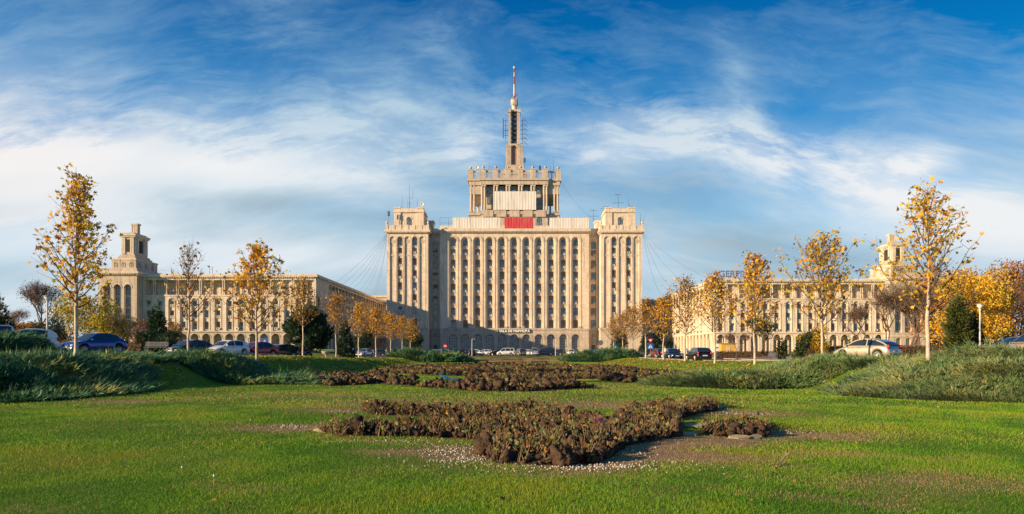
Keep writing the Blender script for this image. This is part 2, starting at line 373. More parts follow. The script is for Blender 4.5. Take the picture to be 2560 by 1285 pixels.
xs = np.unique(np.concatenate([np.linspace(-1500, -150, 12), np.linspace(-150, -40, 45), np.arange(-40, -22, .5), np.arange(-22, 22.01, .3), np.arange(22.5, 40.01, .5), np.linspace(40, 150, 45), np.linspace(150, 1500, 12)]))
ys = np.unique(np.concatenate([np.linspace(-300, -10, 6), np.arange(-10, 6, 2), np.arange(6, 40, .3), np.arange(40, 150.01, .8), np.linspace(150, 300, 40), np.linspace(300, 3000, 15)]))
GX, GY = np.meshgrid(xs, ys); GZ = hgt(GX, GY)
GV = np.stack([GX.ravel(), GY.ravel(), GZ.ravel()], 1); nx = len(xs)
ii = (np.arange(len(ys)-1)[:, None]*nx + np.arange(nx-1)[None]).ravel()
def lawn_nodes(t, b):
    co = t.new('ShaderNodeNewGeometry').outputs['Position']
    fine = t.noise(co, 14.0, 6, 0.7); mid = t.noise(t.mapping(co, (1, .35, 1)), 0.9, 5, 0.6, 0.4); big = t.noise(co, 0.16, 3, 0.5)
    c = t.mix(t.ramp(fine, [(0.3, 0), (0.7, 1)]), (.055, .13, .006), (.12, .21, .014))
    c = t.mix(t.math('MULTIPLY', t.ramp(mid, [(0.5, 0), (0.74, 1)]), 0.6), c, (.30, .25, .07))
    c = t.mix(t.math('MULTIPLY', t.ramp(big, [(0.45, 0), (0.68, 1)]), 0.45), c, (.22, .23, .045))
    at = t.new('ShaderNodeAttribute', attribute_name='dry').outputs['Fac']
    c = t.mix(t.ramp(t.math('ADD', at, t.math('MULTIPLY', t.math('SUBTRACT', t.noise(co, 3.0, 4), 0.5), 0.5)), [(0.25, 0), (0.8, 1)]), c, (.25, .18, .10))
    t.l.new(c, b.inputs['Base Color'])
    bp = t.new('ShaderNodeBump', i_Strength=0.8, i_Distance=0.04); t.l.new(fine, bp.inputs['Height']); t.l.new(bp.outputs[0], b.inputs['Normal'])
LAWN = mat('lawn_ground', (.08, .15, .02), 0.9, n=lawn_nodes, spec=0.1)
DRY = [(740, 1068, 1.6, .9, .9), (960, 1100, 2.0, .5, .5), (1100, 1125, 1.2, .8, .9), (1180, 1150, .8, .6, .9), (1620, 1120, 1.3, 1.6, 1.0), (1780, 1100, 1.6, .8, .9), (2000, 1085, 1.6, .9, .9), (1850, 1030, 1.8, 1.2, .8), (860, 1028, 1.6, 1.0, .8),
       (1000, 1012, 5, 1.0, .6), (1500, 1010, 5, 1.6, .6), (1700, 1150, 1.5, .7, .5), (2300, 1200, 1.6, .5, .6), (2050, 1250, 1.5, .4, .5), (300, 1005, 2.5, 1.2, .7), (1200, 995, 9, 3, .35), (1480, 968, 3, 3, .5), (700, 985, 5, 2.5, .35),
       (1480, 1160, .9, .7, .8), (1350, 1185, 2, .4, .45), (2450, 1230, 1.5, .5, .4), (500, 1225, 1, .3, .4), (120, 1260, .8, .3, .4), (1150, 1050, 2.2, .8, .6), (1700, 1040, 1.5, 1.5, .6), (2150, 1140, 2.2, .5, .45)]
def dryness(X, Y):
    d = np.zeros(np.shape(X))
    for px, py, sx_, sy_, a_ in DRY:
        gx_, gy_ = G(px, py); wx = X+.35*np.sin(Y*2.3+X)+.2*np.sin(Y*5.1); wy = Y+.3*np.sin(X*1.9)+.15*np.sin(X*4.7); d = d+a_*np.exp(-((wx-gx_)/sx_)**2-((wy-gy_)/sy_)**2)
    return d
GM = raw_mesh('ground', GV, np.stack([ii, ii+1, ii+nx+1, ii+nx], 1), [LAWN], smooth=True)
at_ = GM.attributes.new('dry', 'FLOAT', 'POINT'); at_.data.foreach_set('value', dryness(GX, GY).ravel().astype(np.float32))
ground = link('ground', GM); tag(ground, kind='structure')

def sheet(name, x0, x1, y0, y1, m, dz=0.02, sx=0.5, sy=1.0):
    ax = np.linspace(x0, x1, max(2, int((x1-x0)/sx)+1)); ay = np.linspace(y0, y1, max(2, int((y1-y0)/sy)+1))
    A, B = np.meshgrid(ax, ay); V = np.stack([A.ravel(), B.ravel(), (hgt(A, B)+dz).ravel()], 1); n = len(ax)
    i = (np.arange(len(ay)-1)[:, None]*n + np.arange(n-1)[None]).ravel()
    o = link(name, raw_mesh(name, V, np.stack([i, i+1, i+n+1, i+n], 1), [m])); tag(o, kind='structure'); return o
sheet('road', -31, -21.6, 8, 196, ASPH, 0.03)
sheet('road', 20.6, 29.2, 8, 196, ASPH, 0.03)
sheet('road', -21.6, 20.6, 168, 196, ASPH, 0.03)
sheet('road', -70, 75, 196, 212, ASPH, 0.03, 2, 2)
sheet('pavement', -35.2, -31.3, 8, 192, PAVE, 0.10)
sheet('pavement', 29.5, 36.0, 30, 192, PAVE, 0.10)
sheet('pavement', -50, 55, 226, 259.5, PAVE, 0.06, 3, 3)
sheet('pavement', -52, 56, 259.5, 330, PAVE, 0.06, 8, 8)
def kerb(x, y0, y1, name='kerb'):
    mb = MB()
    for a in np.arange(y0, y1, 2.0):
        z0, z1 = H(x, a), H(x, a+2)
        mb.add([(x-.08,a,z0-.1),(x+.08,a,z0-.1),(x+.08,a,z0+.14),(x-.08,a,z0+.14),(x-.08,a+2,z1-.1),(x+.08,a+2,z1-.1),(x+.08,a+2,z1+.14),(x-.08,a+2,z1+.14)],
               [(0,1,2,3),(3,2,6,7),(0,3,7,4),(1,5,6,2),(4,7,6,5)])
    tag(mb.build(name, KERB), kind='structure')
for kx in (-31.15, -21.45, 20.45, 29.35): kerb(kx, 8, 192)
# terrace of low brick steps at the far end of the basin
STEPM = mat('terrace_brick', (.2, .13, .09), 0.9, n=mottled((.24, .16, .10), (.12, .085, .06), 2.5, 7, 0.5, c3=(.28, .21, .13)))
mb = MB()
for i in range(6):
    z = -0.62 + i*0.115; y0 = 119.5 + i*3.4
    mb.box(-9.5-i*0.9, 16.5+i*0.9, y0, y0+3.3, z-0.5, z); mb.box(-9.6-i*0.9, 16.6+i*0.9, y0-0.12, y0+0.3, z-0.5, z+0.07)
tag(mb.build('steps', STEPM), kind='structure')
# ------------------------------------------------------------------ windows and air conditioners
_wc = {}
def frame_mb(w, h, arched, nx=2, ny=2, t=0.07, M=None):
    mb = MB(M); a = w/2; top = h-(a if arched else 0)
    mb.box(-a, -a+t, 0, .1, 0, top); mb.box(a-t, a, 0, .1, 0, top); mb.box(-a+t, a-t, 0, .1, 0, t)
    if arched: mb.ring(0, top, a-t, a, 0, .1, 8)
    else: mb.box(-a+t, a-t, 0, .1, h-t, h)
    for i in range(1, nx): x = -a + w*i/nx; mb.box(x-t*.45, x+t*.45, .01, .09, t, h-t)
    for j in range(1, ny):
        z = top*j/ny if ny > 2 else h*.64
        mb.box(-a+t, a-t, .012, .088, z-t*.45, z+t*.45)
    if arched and ny > 2: mb.box(-a+t, a-t, .012, .088, top-t, top+t*.5)
    return mb
def pane_mb(w, h, arched, M=None):
    mb = MB(M); a = w/2
    if arched: mb.half_disc(0, a-.02, h-a, 0.02, .07)
    else: mb.add([(-a+.02, .07, .02), (a-.02, .07, .02), (a-.02, .07, h-.02), (-a+.02, .07, h-.02)], [(0, 1, 2, 3)])
    return mb
def blind_mb(w, h, fr, M=None):
    mb = MB(M); a = w/2; mb.box(-a+.07, a-.07, .035, .06, h*(1-fr), h-.07); return mb
class Windows:
    def __init__(s, parent, cap=100, name='window'): s.p = parent; s.items = []; s.cap = cap; s.name = name
    def add(s, M, w, h, arched=False, blind=0.0, nx=2, ny=2, glass=None, t=0.07): s.items.append((M, w, h, arched, blind, nx, ny, glass or GLASS, t))
    def make(s):
        def score(it):
            p = it[0] @ Vector((0, 0, it[2]/2)); n = (it[0].to_3x3() @ Vector((0, -1, 0)))
            d = Vector((0, 0, EYE)) - p; return -it[1]*it[2]*max(0, n.normalized().dot(d.normalized()))/d.length_squared
        its = sorted(s.items, key=score); Mi = s.p.matrix_basis.inverted()
        for it in its[:s.cap]:
            M, w, h, ar, bl, nx, ny, gl, t = it; k = (w, h, ar, nx, ny, gl.name, t)
            if k not in _wc: _wc[k] = (frame_mb(w, h, ar, nx, ny, t).mesh('window', FRAME), pane_mb(w, h, ar).mesh('pane', gl))
            o = link(s.name, _wc[k][0], s.p); o.matrix_local = Mi @ M
            link('pane', _wc[k][1], o)
            if bl > 0 and not ar:
                kb = (w, h, round(bl, 1), 'b')
                if kb not in _wc: _wc[kb] = blind_mb(w, h, max(.15, round(bl, 1))).mesh('blind', BLIND)
                link('blind', _wc[kb], o)
        rest = its[s.cap:]
        if rest:
            big = MB()
            for M, w, h, ar, bl, nx, ny, gl, t in rest:
                Q = Mi @ M
                for src, ci in ((frame_mb(w, h, ar, nx, ny, t, Q), 0), (pane_mb(w, h, ar, Q), 1), (blind_mb(w, h, max(.15, bl), Q) if bl > 0 and not ar else None, 2)):
                    if src:
                        b = len(big.v); big.v += src.v
                        for f in src.f: big.f.append([i+b for i in f]); big.m.append(ci); big.sm.append(False)
            tag(big.build(s.name, [FRAME, GLASS, BLIND], s.p), kind='stuff')
def ac_mb(M=None, s=1.0):
    mb = MB(M); mb.cur = 0; mb.box(-.42*s, .42*s, -.34*s, 0, 0, .56*s); mb.cur = 1; mb.disc_y(-.1*s, .28*s, .21*s, -.36*s, -.33*s, 10); return mb
_ac = None
class ACs:
    def __init__(s, parent, cap=100): s.p = parent; s.it = []; s.cap = cap
    def add(s, M): s.it.append(M)
    def make(s):
        global _ac
        if _ac is None: _ac = ac_mb().mesh('air_conditioner', [ACM, FAN])
        Mi = s.p.matrix_basis.inverted()
        s.it.sort(key=lambda M: (M.translation-Vector((0, 0, EYE))).length)
        for M in s.it[:s.cap]: o = link('air_conditioner', _ac, s.p); o.matrix_local = Mi @ M
        if len(s.it) > s.cap:
            big = MB()
            for M in s.it[s.cap:]:
                src = ac_mb(Mi @ M); b = len(big.v); big.v += src.v
                for f, m in zip(src.f, src.m): big.f.append([i+b for i in f]); big.m.append(m); big.sm.append(False)
            tag(big.build('air_conditioner', [ACM, FAN], s.p), kind='stuff')
T3 = Matrix.Translation
def text_mesh(txt, size, m, depth=0.03, bold=0.0):
    cu = bpy.data.curves.new('lettering', 'FONT'); cu.body = txt; cu.size = size; cu.extrude = depth; cu.align_x = 'CENTER'; cu.align_y = 'CENTER'; cu.offset = bold
    o = bpy.data.objects.new('tmp', cu); C.objects.link(o); dg = bpy.context.evaluated_depsgraph_get()
    me = bpy.data.meshes.new_from_object(o.evaluated_get(dg)); bpy.data.objects.remove(o)
    me.name = 'lettering'; me.materials.clear(); me.materials.append(m); return me

# ------------------------------------------------------------------ main building
YF = 261.0; XC = 0.9
hall = empty('palace_building', (XC, YF, 0))
tag(hall, 'huge cream stone high-rise with arched pilasters, corner towers and central spire', 'building')
W = Windows(hall); A = ACs(hall); rr = random.Random(3)
wallM = MB(); trim = MB(); carve = MB(); base = MB()
NB, P = 11, 4.45; ZB, ZC = 9.4, 43.9
hw = 27.0; x0 = -NB*P/2
wallM.box(-hw+.01, hw-.01, 1.25, 36, ZB, ZC-.05)                      # solid core
rows = [(34.4-4.38*i-2.9, 2.9) for i in range(5)]
allrows = [(36.25, 1.95), *rows, (9.5, 2.9)]
wallM.box(-hw, x0, 0, 1.25, ZB, ZC); wallM.box(-x0, hw, 0, 1.25, ZB, ZC)
for i in range(NB):
    xl = x0+i*P; xr = xl+P; cx = xl+P/2
    wallM.bay(xl, xr, cx, 1.36, ZB, 41.0, ZC, 0.0, 0.36)
    wallM.bay(cx-1.37, cx+1.37, cx, 1.12, ZB, 41.0, 42.4, 0.36, 0.68)
    wallM.bay(cx-1.13, cx+1.13, cx, .86, ZB, 41.0, 42.2, 0.68, .92)
    trim.ring(cx, 41.0, 1.60, 1.98, -.24, .05, 14); trim.ring(cx, 41.0, 1.36, 1.50, -.10, .05, 14)
    for s in (-1, 1): trim.box(cx+s*1.79-.14, cx+s*1.79+.14, -.12, .05, ZB+.1, 41.0)
    # recessed panels between the windows
    zs = sorted([(z, h) for z, h in allrows] + [(39.2, 2.9)]); prev = ZB
    for z, h in zs:
        if z-prev > .25:
            wallM.box(cx-.86, cx+.86, .88, 1.25, prev, z-.08)
            if z-prev > 1: carve.box(cx-.66, cx+.66, .80, .88, prev+.30, z-.34)
        trim.box(cx-.85, cx+.85, .60, 1.25, z-.16, z)
        prev = z+h
    for z, h in allrows:
        low = z < 12; rb = rr.random()
        bl = rr.choice([0, .2, .3, .4, .5, .6]) if not low else rr.choice([.2, .7, .8, .9])
        if h < 2: bl = rr.choice([0, 0, .3])
        W.add(T3((XC+cx, YF+1.0, z)), 1.66, h, False, bl)
        if rr.random() < .80: A.add(T3((XC+cx+rr.choice([-.15, .2, .3]), YF+.92, z+.02)) if not low else T3((XC+cx+rr.choice([-1.3, 1.3]), YF-.05, z+.05)))
    W.add(T3((XC+cx, YF+1.0, 39.2)), 1.66, 2.9, True)
    if i < NB: trim.box(xl-.43 if i else xl, xl+.43, -.05, .02, 35.75, 36.05); trim.box(xl-.43 if i else xl, xl+.43, -.05, .02, 13.45, 13.75)
# ground floor arches
base.box(-hw, x0, -.1, 1.2, 0, ZB-.6); base.box(-x0, hw, -.1, 1.2, 0, ZB-.6)
base.box(-hw+.02, hw-.02, 1.9, 36, 0, ZB-.02)
GW = Windows(hall, name='arched_window')
for i in range(NB):
    xl = x0+i*P; xr = xl+P; cx = xl+P/2
    base.bay(xl, xr, cx, 1.52, 0, 5.7, ZB-.6, -.1, .5); base.box(cx-1.52, cx+1.52, -.05, 1.2, 0, .75)
    base.bay(cx-1.53, cx+1.53, cx, 1.42, .75, 5.65, 7.1, .5, 1.2)
    base.ring(cx, 5.7, 1.62, 1.86, -.20, 0, 12); base.ring(cx, 5.7, 1.95, 2.16, -.16, 0, 12)
    for s in (-1, 1): base.box(cx+s*1.87-.36, cx+s*1.87+.36, -.22, 0, 5.35, 5.68)
    GW.add(T3((XC+cx, YF+.85, .76)), 2.84, 6.3, True, 0, 3, 5, CURT if i != 5 else GLASS, .09)
GW.make()
base.box(-1.6, 1.6, -.35, -.06, 3.0, 3.35) if False else None
base.box(-hw-.15, hw+.15, -.35, 1.25, ZB-.6, ZB)                     # string course
trim.box(-hw-.3, hw+.3, -.45, 36, 43.9, 44.5); trim.box(-hw-.6, hw+.6, -.95, 36.3, 44.5, 45.4)
for i in range(108): x = -hw+.25+i*.5; trim.box(x, x+.24, -.8, -.45, 44.1, 44.5)
trim.box(-hw, hw, -.3, .1, 45.4, 46.6)
# recessed links
for s in (-1, 1):
    a, b = (-31.2, -27.02) if s < 0 else (27.02, 31.2); cx = s*29.0
    wallM.box(a, b, 3.6, 34, ZB, 44.9); base.box(a, b, 3.3, 34, 0, ZB-.6); base.box(a, b, 3.0, 34.1, ZB-.6, ZB)
    wallM.bay(a, b, cx, .95, ZB, 40.4, 43.6, 3.1, 3.6); trim.box(a, b, 2.7, 34.2, 43.6, 44.2); trim.box(a, b, 2.4, 34.3, 44.2, 46.0)
    trim.ring(cx, 40.4, 1.15, 1.45, 3.0, 3.12, 10)
    for z, h in [*rows, (36.2, 1.95), (9.6, 2.9), (12.7+.0, 0)]:
        if h:
            W.add(T3((XC+cx, YF+3.5, z)), 1.6, h, False, rr.choice([0, .3, .5])); trim.box(cx-.9, cx+.9, 3.3, 3.62, z-.15, z)
            A.add(T3((XC+cx+rr.choice([-.2, .3]), YF+3.5, z)))
    W.add(T3((XC+cx, YF+3.5, 38.7)), 1.6, 2.9, True)
    dr = MB(); dr.box(cx-.65, cx+.65, 3.2, 3.3, 0, 3.4); dr.build('door', DMETAL, hall)
    W.add(T3((XC+cx, YF+3.25, 6.4)), 1.1, 1.0, False)
base.build('ground_floor', STONE2, hall)

# corner towers
def corner_tower(s):
    cx0 = s*38.3; wd = 14.8; yf = -3.4; xl = cx0-wd/2; xr = cx0+wd/2
    m = MB(); t = MB(); bp = 2.64; xb = cx0-2.5*bp
    m.box(xl+.05, xr-.05, yf+.75, 34, ZB, 43.2); m.box(xl, xb, yf, yf+.75, ZB, 43.2); m.box(xb+5*bp, xr, yf, yf+.75, ZB, 43.2)
    bs = MB(); bs.box(xl-.1, xr+.1, yf-.12, 34, 0, ZB-.6); bs.box(xl-.3, xr+.3, yf-.35, 34.2, ZB-.6, ZB); bs.box(xl-.25, xr+.25, yf-.3, 34.1, 0, .9)
    for i in range(5):
        cx = xb+(i+.5)*bp; win = i in (1, 3)
        m.bay(cx-bp/2, cx+bp/2, cx, .94, ZB+.3, 41.2, 43.2, yf, yf+.36)
        t.ring(cx, 41.2, 1.02, 1.24, yf-.09, yf+.02, 10); t.box(cx-.94, cx+.94, yf+.2, yf+.75, 35.3, 35.7)
        for q in (-1, 1): t.box(cx+q*1.14-.1, cx+q*1.14+.1, yf-.06, yf+.02, ZB+.3, 41.2)
        if not win:
            m.box(cx-.94, cx+.94, yf+.36, yf+.75, ZB, 42.2)
            t.ring(cx, 40.6, .45, .72, yf+.22, yf+.38, 14, True); t.disc_y(cx, 40.6, .27, yf+.2, yf+.4, 8)
        else:
            zz = [(35.9+.3, 1.95)] + [(34.5-4.34*k-2.75, 2.75) for k in range(6)]; prev = ZB
            for z, h in sorted(zz)+[(38.9, 2.8)]:
                m.box(cx-.94, cx+.94, yf+.45, yf+.75, prev, z); t.box(cx-.9, cx+.9, yf+.25, yf+.75, z-.14, z); prev = z+h
            m.box(cx-.94, cx+.94, yf+.45, yf+.75, 41.7, 42.2)
            for z, h in zz:
                W.add(T3((XC+cx, YF+yf+.62, z)), 1.45, h, False, rr.choice([0, .3, .6, .8])); m.box(cx-.94, cx-.725, yf+.45, yf+.75, z, z+h); m.box(cx+.725, cx+.94, yf+.45, yf+.75, z, z+h)
                if rr.random() < .6: A.add(T3((XC+cx+rr.choice([-.1, .2]), YF+yf+.5, z)))
            W.add(T3((XC+cx, YF+yf+.62, 38.9)), 1.45, 2.8, True)
    t.box(xl-.35, xr+.35, yf-.35, 34.4, 43.2, 43.7); t.box(xl-.75, xr+.75, yf-.8, 34.7, 43.7, 44.5)
    for i in range(30): x = xl+i*.5; t.box(x, x+.22, yf-.68, yf-.35, 43.35, 43.7)
    t.box(xl-.3, xr+.3, yf-.3, yf, 44.5, 46.1)
    for i in range(7): x = xl+.1+i*(wd-.2)/6; t.box(x-.4, x+.4, yf-.42, yf+.1, 44.5, 46.3)
    for sx in (xl-.3, xr): t.box(sx, sx+.3, yf, 20, 44.5, 46.1)
    for x in (xl, xr): t.tube([(x, yf, 46.3), (x, yf, 46.7), (x, yf, 46.9), (x, yf, 47.4), (x, yf, 47.7)], [.3, .15, .4, .35, .05], 8)
    pv = MB(); px = cx0+s*0.0; pl, pr = px-5.2, px+5.2; py = yf+3.5        # pavilion
    pv.box(pl, pr, py, py+10, 44.5, 51.4); pv.box(pl-.2, pl+2.3, py-.3, py+10.2, 44.5, 51.4); pv.box(pr-2.3, pr+.2, py-.3, py+10.2, 44.5, 51.4)
    pv.box(pl-.45, pr+.45, py-.5, py+10.5, 51.4, 52.0); pv.box(pl-.1, pr+.1, py-.2, py+10.1, 52.0, 52.9)
    for sx in (pl+1, pr-1): pv.box(sx-1.2, sx+1.2, py-.35, py+1.5, 52.9, 53.35)
    pv.ring(px, 48.9, .85, 1.2, py-.12, py+.02, 12); pv.half_disc
    if s < 0:
        pv.box(pr+.2, pr+2.6, py+9, py+14, 44.5, 49.5); pv.box(pr+.2, pr+2.9, py+8.8, py+14.2, 49.5, 50.1)
    else:
        pv.box(pl-2.6, pl-.2, py+9, py+14, 44.5, 49.5); pv.box(pl-2.9, pl-.2, py+8.8, py+14.2, 49.5, 50.1)
    W.add(T3((XC+px, YF+py-.13, 46.3)), 1.6, 3.4, True)
    tw = m.build('corner_tower', STONE, hall); t.build('cornice', STONE, tw); bs.build('plinth', STONE2, tw); pv.build('pavilion', STONE, tw)
for s in (-1, 1): corner_tower(s)
wallM.cur = 1
b_ = len(wallM.v); wallM.v += carve.v; wallM.f += [[i+b_ for i in f] for f in carve.f]; wallM.m += [1]*len(carve.f); wallM.sm += [False]*len(carve.f)
wallM.build('facade', [STONE, PLAS], hall); trim.build('cornice', STONE, hall)

# central upper storeys with colonnade
UY = 9.0                                  # set back
up = MB(); ut = MB()
up.box(-16.8, 16.8, UY, UY+24, 44.9, 52.0)
up.box(-12.4, 12.4, UY-1.2, UY+.3, 44.9, 52.2)
ut.box(-12.8, 12.8, UY-1.6, UY+.3, 52.2, 53.3); ut.box(-17.2, 17.2, UY-.4, UY+24.4, 52.0, 53.0)
for i in range(5): ut.box(-12.2+i*4.9+.6, -12.2+i*4.9+4.3, UY-1.75, UY-1.1, 51.2, 53.7)
up.box(-11.6, 11.6, UY+1.6, UY+22, 53.0, 63.6)
W2 = Windows(hall)
for i in range(5):
    for z, h in ((61.0-.6, 2.4), (56.4, 2.7), (53.2, 1.6)):
        W2.add(T3((XC-9.3+i*4.65-.0, YF+UY+1.48, z)), 1.9, h, False)
for i in (-1, 1): W2.add(T3((XC+i*9.2, YF+UY-1.3, 47.6)), 1.8, 3.6, True)
cols = MB(); CP = 4.64
colm = MB(); colm.box(-.48, .48, -.48, .48, 53.3, 53.8); colm.tube([(0, 0, 53.8), (0, 0, 62.8)], [.42, .38], 10); colm.box(-.46, .46, -.46, .46, 62.8, 63.4)
cme = None
def column(x, y):
    global cme
    if cme is None: cme = colm.mesh('column', STONE2)
    link('column', cme, hall, (x, y, 0))
for i in range(6):
    for q in (-.52, .52): column(-11.6+i*CP+q, UY-.5)
for s in (-1, 1):
    for q in (0, 1.25): column(s*(16.3-q), UY+.5)
    for q in (0,): column(s*(16.3-q*1), UY+8)
    column(s*16.3, UY+15); column(s*16.3, UY+22); column(s*14.6, UY+22)
    ut.box(s*16.9 if s < 0 else 11.6, -11.6 if s < 0 else 16.9, UY+.2, UY+22.5, 60.0, 63.4)      # deep loggia beam
ut.box(-12.6, 12.6, UY-1.1, UY+1.7, 63.4, 64.9); ut.box(-17.1, 17.1, UY-.2, UY+24, 63.4, 64.9)
ut.box(-12.9, 12.9, UY-1.5, UY+1.8, 64.9, 65.7); ut.box(-17.6, 17.6, UY-.6, UY+24.5, 64.9, 65.7)
# pierced balustrade
def crest(xa, xb, y, n, z=65.7, piers=True):
    p = (xb-xa)/n
    for i in range(n):
        cx = xa+(i+.5)*p
        ut.bay(cx-p/2, cx+p/2, cx, p*.36, z, z+2.0, z+3.0, y, y+.3)
        ut.box(cx-.05, cx+.05, y+.1, y+.2, z, z+2.2)
def pier(x, y, z=65.7, h=3.2, w=.95):
    ut.box(x-w, x+w, y-.3, y+.7, z, z+h); ut.box(x-w-.12, x+w+.12, y-.4, y+.8, z+h, z+h+.3)
    ut.tube([(x, y+.2, z+h+.3), (x, y+.2, z+h+.55), (x, y+.2, z+h+.8), (x, y+.2, z+h+1.25), (x, y+.2, z+h+1.5)], [.3, .18, .55, .5, .08], 8)
for i in range(6): pier(-11.6+i*CP, UY-1.1)
for i in range(5): crest(-11.6+i*CP+.95, -11.6+(i+1)*CP-.95, UY-1.0, 3)
for s in (-1, 1):
    pier(s*16.4, UY); crest(*( (-15.5, -12.6) if s < 0 else (12.6, 15.5)), UY+.1, 2)
    for k in (8, 16, 23): pier(s*16.4, UY+k)
up.build('upper_storeys', STONE2, hall); ut.build('crown_balustrade', STONE2, hall)
for it in W2.items: W.items.append(it)
# spire
sp = MB(); SY = UY+12
sp.box(-4.6, 4.6, SY-4.6, SY+4.6, 65.7, 69.2); sp.box(-4.9, 4.9, SY-4.9, SY+4.9, 69.2, 69.9); sp.box(-4.1, 4.1, SY-4.1, SY+4.1, 69.9, 71.6); sp.box(-3.6, 3.6, SY-3.6, SY+3.6, 71.6, 73.2)
for a in (-1, 1):
    for b in (-1, 1):
        sp.box(a*2.3-1.0, a*2.3+1.0, SY+b*2.3-1.0, SY+b*2.3+1.0, 73.2, 80.2); sp.box(a*2.3-1.15, a*2.3+1.15, SY+b*2.3-1.15, SY+b*2.3+1.15, 80.2, 80.9)
        sp.frus(a*1.85-.45, a*1.85+.45, SY+b*1.85-.45, SY+b*1.85+.45, 80.9, 94.5, .12); sp.box(a*1.85-.6, a*1.85+.6, SY+b*1.85-.6, SY+b*1.85+.6, 93.9, 95.2)
sp.bay(-1.4, 1.4, 0, .85, 73.2, 80.0, 81.6, SY-2.9, SY-2.2); sp.ring(0, 80.0, .9, 1.3, SY-3.05, SY-2.85)
sp.box(-2.2, 2.2, SY-1.3, SY+2, 73.2, 80.9)
for s in (-1, 1): sp.box(s*1.25-.18, s*1.25+.18, SY-1.9, SY-1.6, 80.9, 94.0)
sp.box(-1.9, 1.9, SY-1.9, SY+1.9, 94.5, 95.2)
core = MB(); core.box(-.95, .95, SY-.9, SY+.9, 80.9, 94.5)
for k in range(7): core.box(-1.1, 1.1, SY-1.5, SY-.85, 82+k*1.8, 82.9+k*1.8)
s0 = sp.build('spire', STONE2, hall); core.build('shaft_core', DMETAL, s0)
rp = MB(); rp.half_disc(0, .82, 79.8, 73.3, SY-2.5); rp.build('niche', RUST, s0)
cr = MB(); cr.tube([(0, SY, 95.2), (0, SY, 96.6), (0, SY, 97.2), (0, SY, 98.8), (0, SY, 99.4)], [1.2, .9, 1.1, 1.4, 1.2], 12)
for k in range(12):
    t = k*math.pi/6; cr.frus(1.3*math.cos(t)-.14, 1.3*math.cos(t)+.14, SY+1.3*math.sin(t)-.14, SY+1.3*math.sin(t)+.14, 97.2, 99.9, .05)
cr.build('capital', WHITE if False else STONE, s0)
ms = MB()
zz = 99.4; segs = [(.34, 5), (.30, 5), (.27, 5)]; ms.cur = 0
for k in range(8):
    ms.cur = 0 if k in (0, 4, 5, 7) else 1
    ms.tube([(0, SY, 99.4+k*1.55), (0, SY, 99.4+(k+1)*1.55)], [.42-.03*k, .39-.03*k], 8)
ms.cur = 1; ms.tube([(0, SY, 111.7), (0, SY, 112.0), (0, SY, 112.5), (0, SY, 112.8)], [.2, .45, .4, .05], 8)
ms.cur = 0
for t in range(6):
    a = t*math.pi/3; ms.tube([(1.2*math.cos(a), SY+1.2*math.sin(a), 99.5), (1.2*math.cos(a), SY+1.2*math.sin(a), 101.5)], .06, 4)
    ms.tube([(1.2*math.cos(a), SY+1.2*math.sin(a), 101.4), (1.2*math.cos(a+1.047), SY+1.2*math.sin(a+1.047), 101.4)], .06, 4)
ms.cur = 2
for s in (-1, 1):
    ms.tube([(s*.9, SY, 104), (s*1.0, SY, 111)], .035, 4)
    for k in range(8): ms.tube([(0, SY, 104+k), (s*.9, SY, 104+k)], .03, 4)
ms.build('mast', [REDM, POLE, DMETAL], s0)
for s in (-1, 1):
    an = MB(); n = 4 if s < 0 else 6
    an.tube([(s*3.4 if s < 0 else 3.3, SY-1, 82.5), (s*3.4 if s < 0 else 3.3, SY-1, 92)], .08, 4)
    for k in range(n):
        z = 91-k*(1.9 if s < 0 else 1.75)
        an.tube([(s*2.2, SY-1, z), (s*4.3, SY-1.3, z)], .07, 4); an.box(s*4.3-.12, s*4.3+.12, SY-2.2, SY-.4, z-.9, z+.5) if s < 0 else an.tube([(4.0, SY-1.3, z+.6), (5.1, SY-1.3, z-.7)], .13, 4)
    an.build('antenna_array', DMETAL, s0)
W.make(); A.make()

# billboards and signs on the building
def frame_board(x0, x1, y, z0, z1, panels):
    e = empty('billboard', (XC+(x0+x1)/2, YF+y, z0)); dx = (x0+x1)/2
    fr = MB()
    for x in np.arange(x0, x1+.1, (x1-x0)/max(2, round((x1-x0)/3))): fr.box(x-dx-.06, x-dx+.06, .12, .24, 0, z1-z0); fr.tube([(x-dx, .2, (z1-z0)*.9), (x-dx, 1.8, 0)], .05, 4)
    for z in (0.1, (z1-z0)/2, z1-z0): fr.box(x0-dx, x1-dx, .1, .2, z-.06, z+.06)
    fr.build('frame', METAL, e)
    for a, b, m in panels:
        pb = MB(); pb.box(a-dx, b-dx, -.02, .1, 0.02, z1-z0); pb.build('panel', m, e)
    return e
b = frame_board(-27.0, -5.0, -.35, 45.6, 49.5, [(-22.4, -5.0, WPANEL)]); tag(b, 'white sheet metal hoarding on the roof edge left of the red one', 'billboard')
b = frame_board(-3.6, 6.7, -.35, 45.5, 49.6, [(-3.6, 6.7, RPANEL)]); tag(b, 'plain red sheet metal hoarding in the middle of the roof edge', 'billboard')
b = frame_board(12.6, 26.9, -.35, 45.6, 49.4, [(12.6, 26.9, WPANEL)]); tag(b, 'long pale ribbed hoarding on the roof edge right of the red one', 'billboard')
b = frame_board(-7.9, 8.1, UY-2.0, 53.7, 60.6, [(-7.9, 8.1, WPANEL)]); tag(b, 'large blank white panel hung in front of the upper colonnade', 'billboard')
sg = empty('hall_sign', (XC-.1, YF-.5, 8.35)); tag(sg, 'dark strip sign reading SALA DE MARMURA above the middle ground-floor arches', 'sign')
q = MB(); q.box(-5.9, 5.9, 0, .15, -.62, .62); q.build('board', mat('sign_board', (.05, .05, .045), 0.6), sg)
SGW = mat('sign_letters', (.80, .84, .86), 0.4)
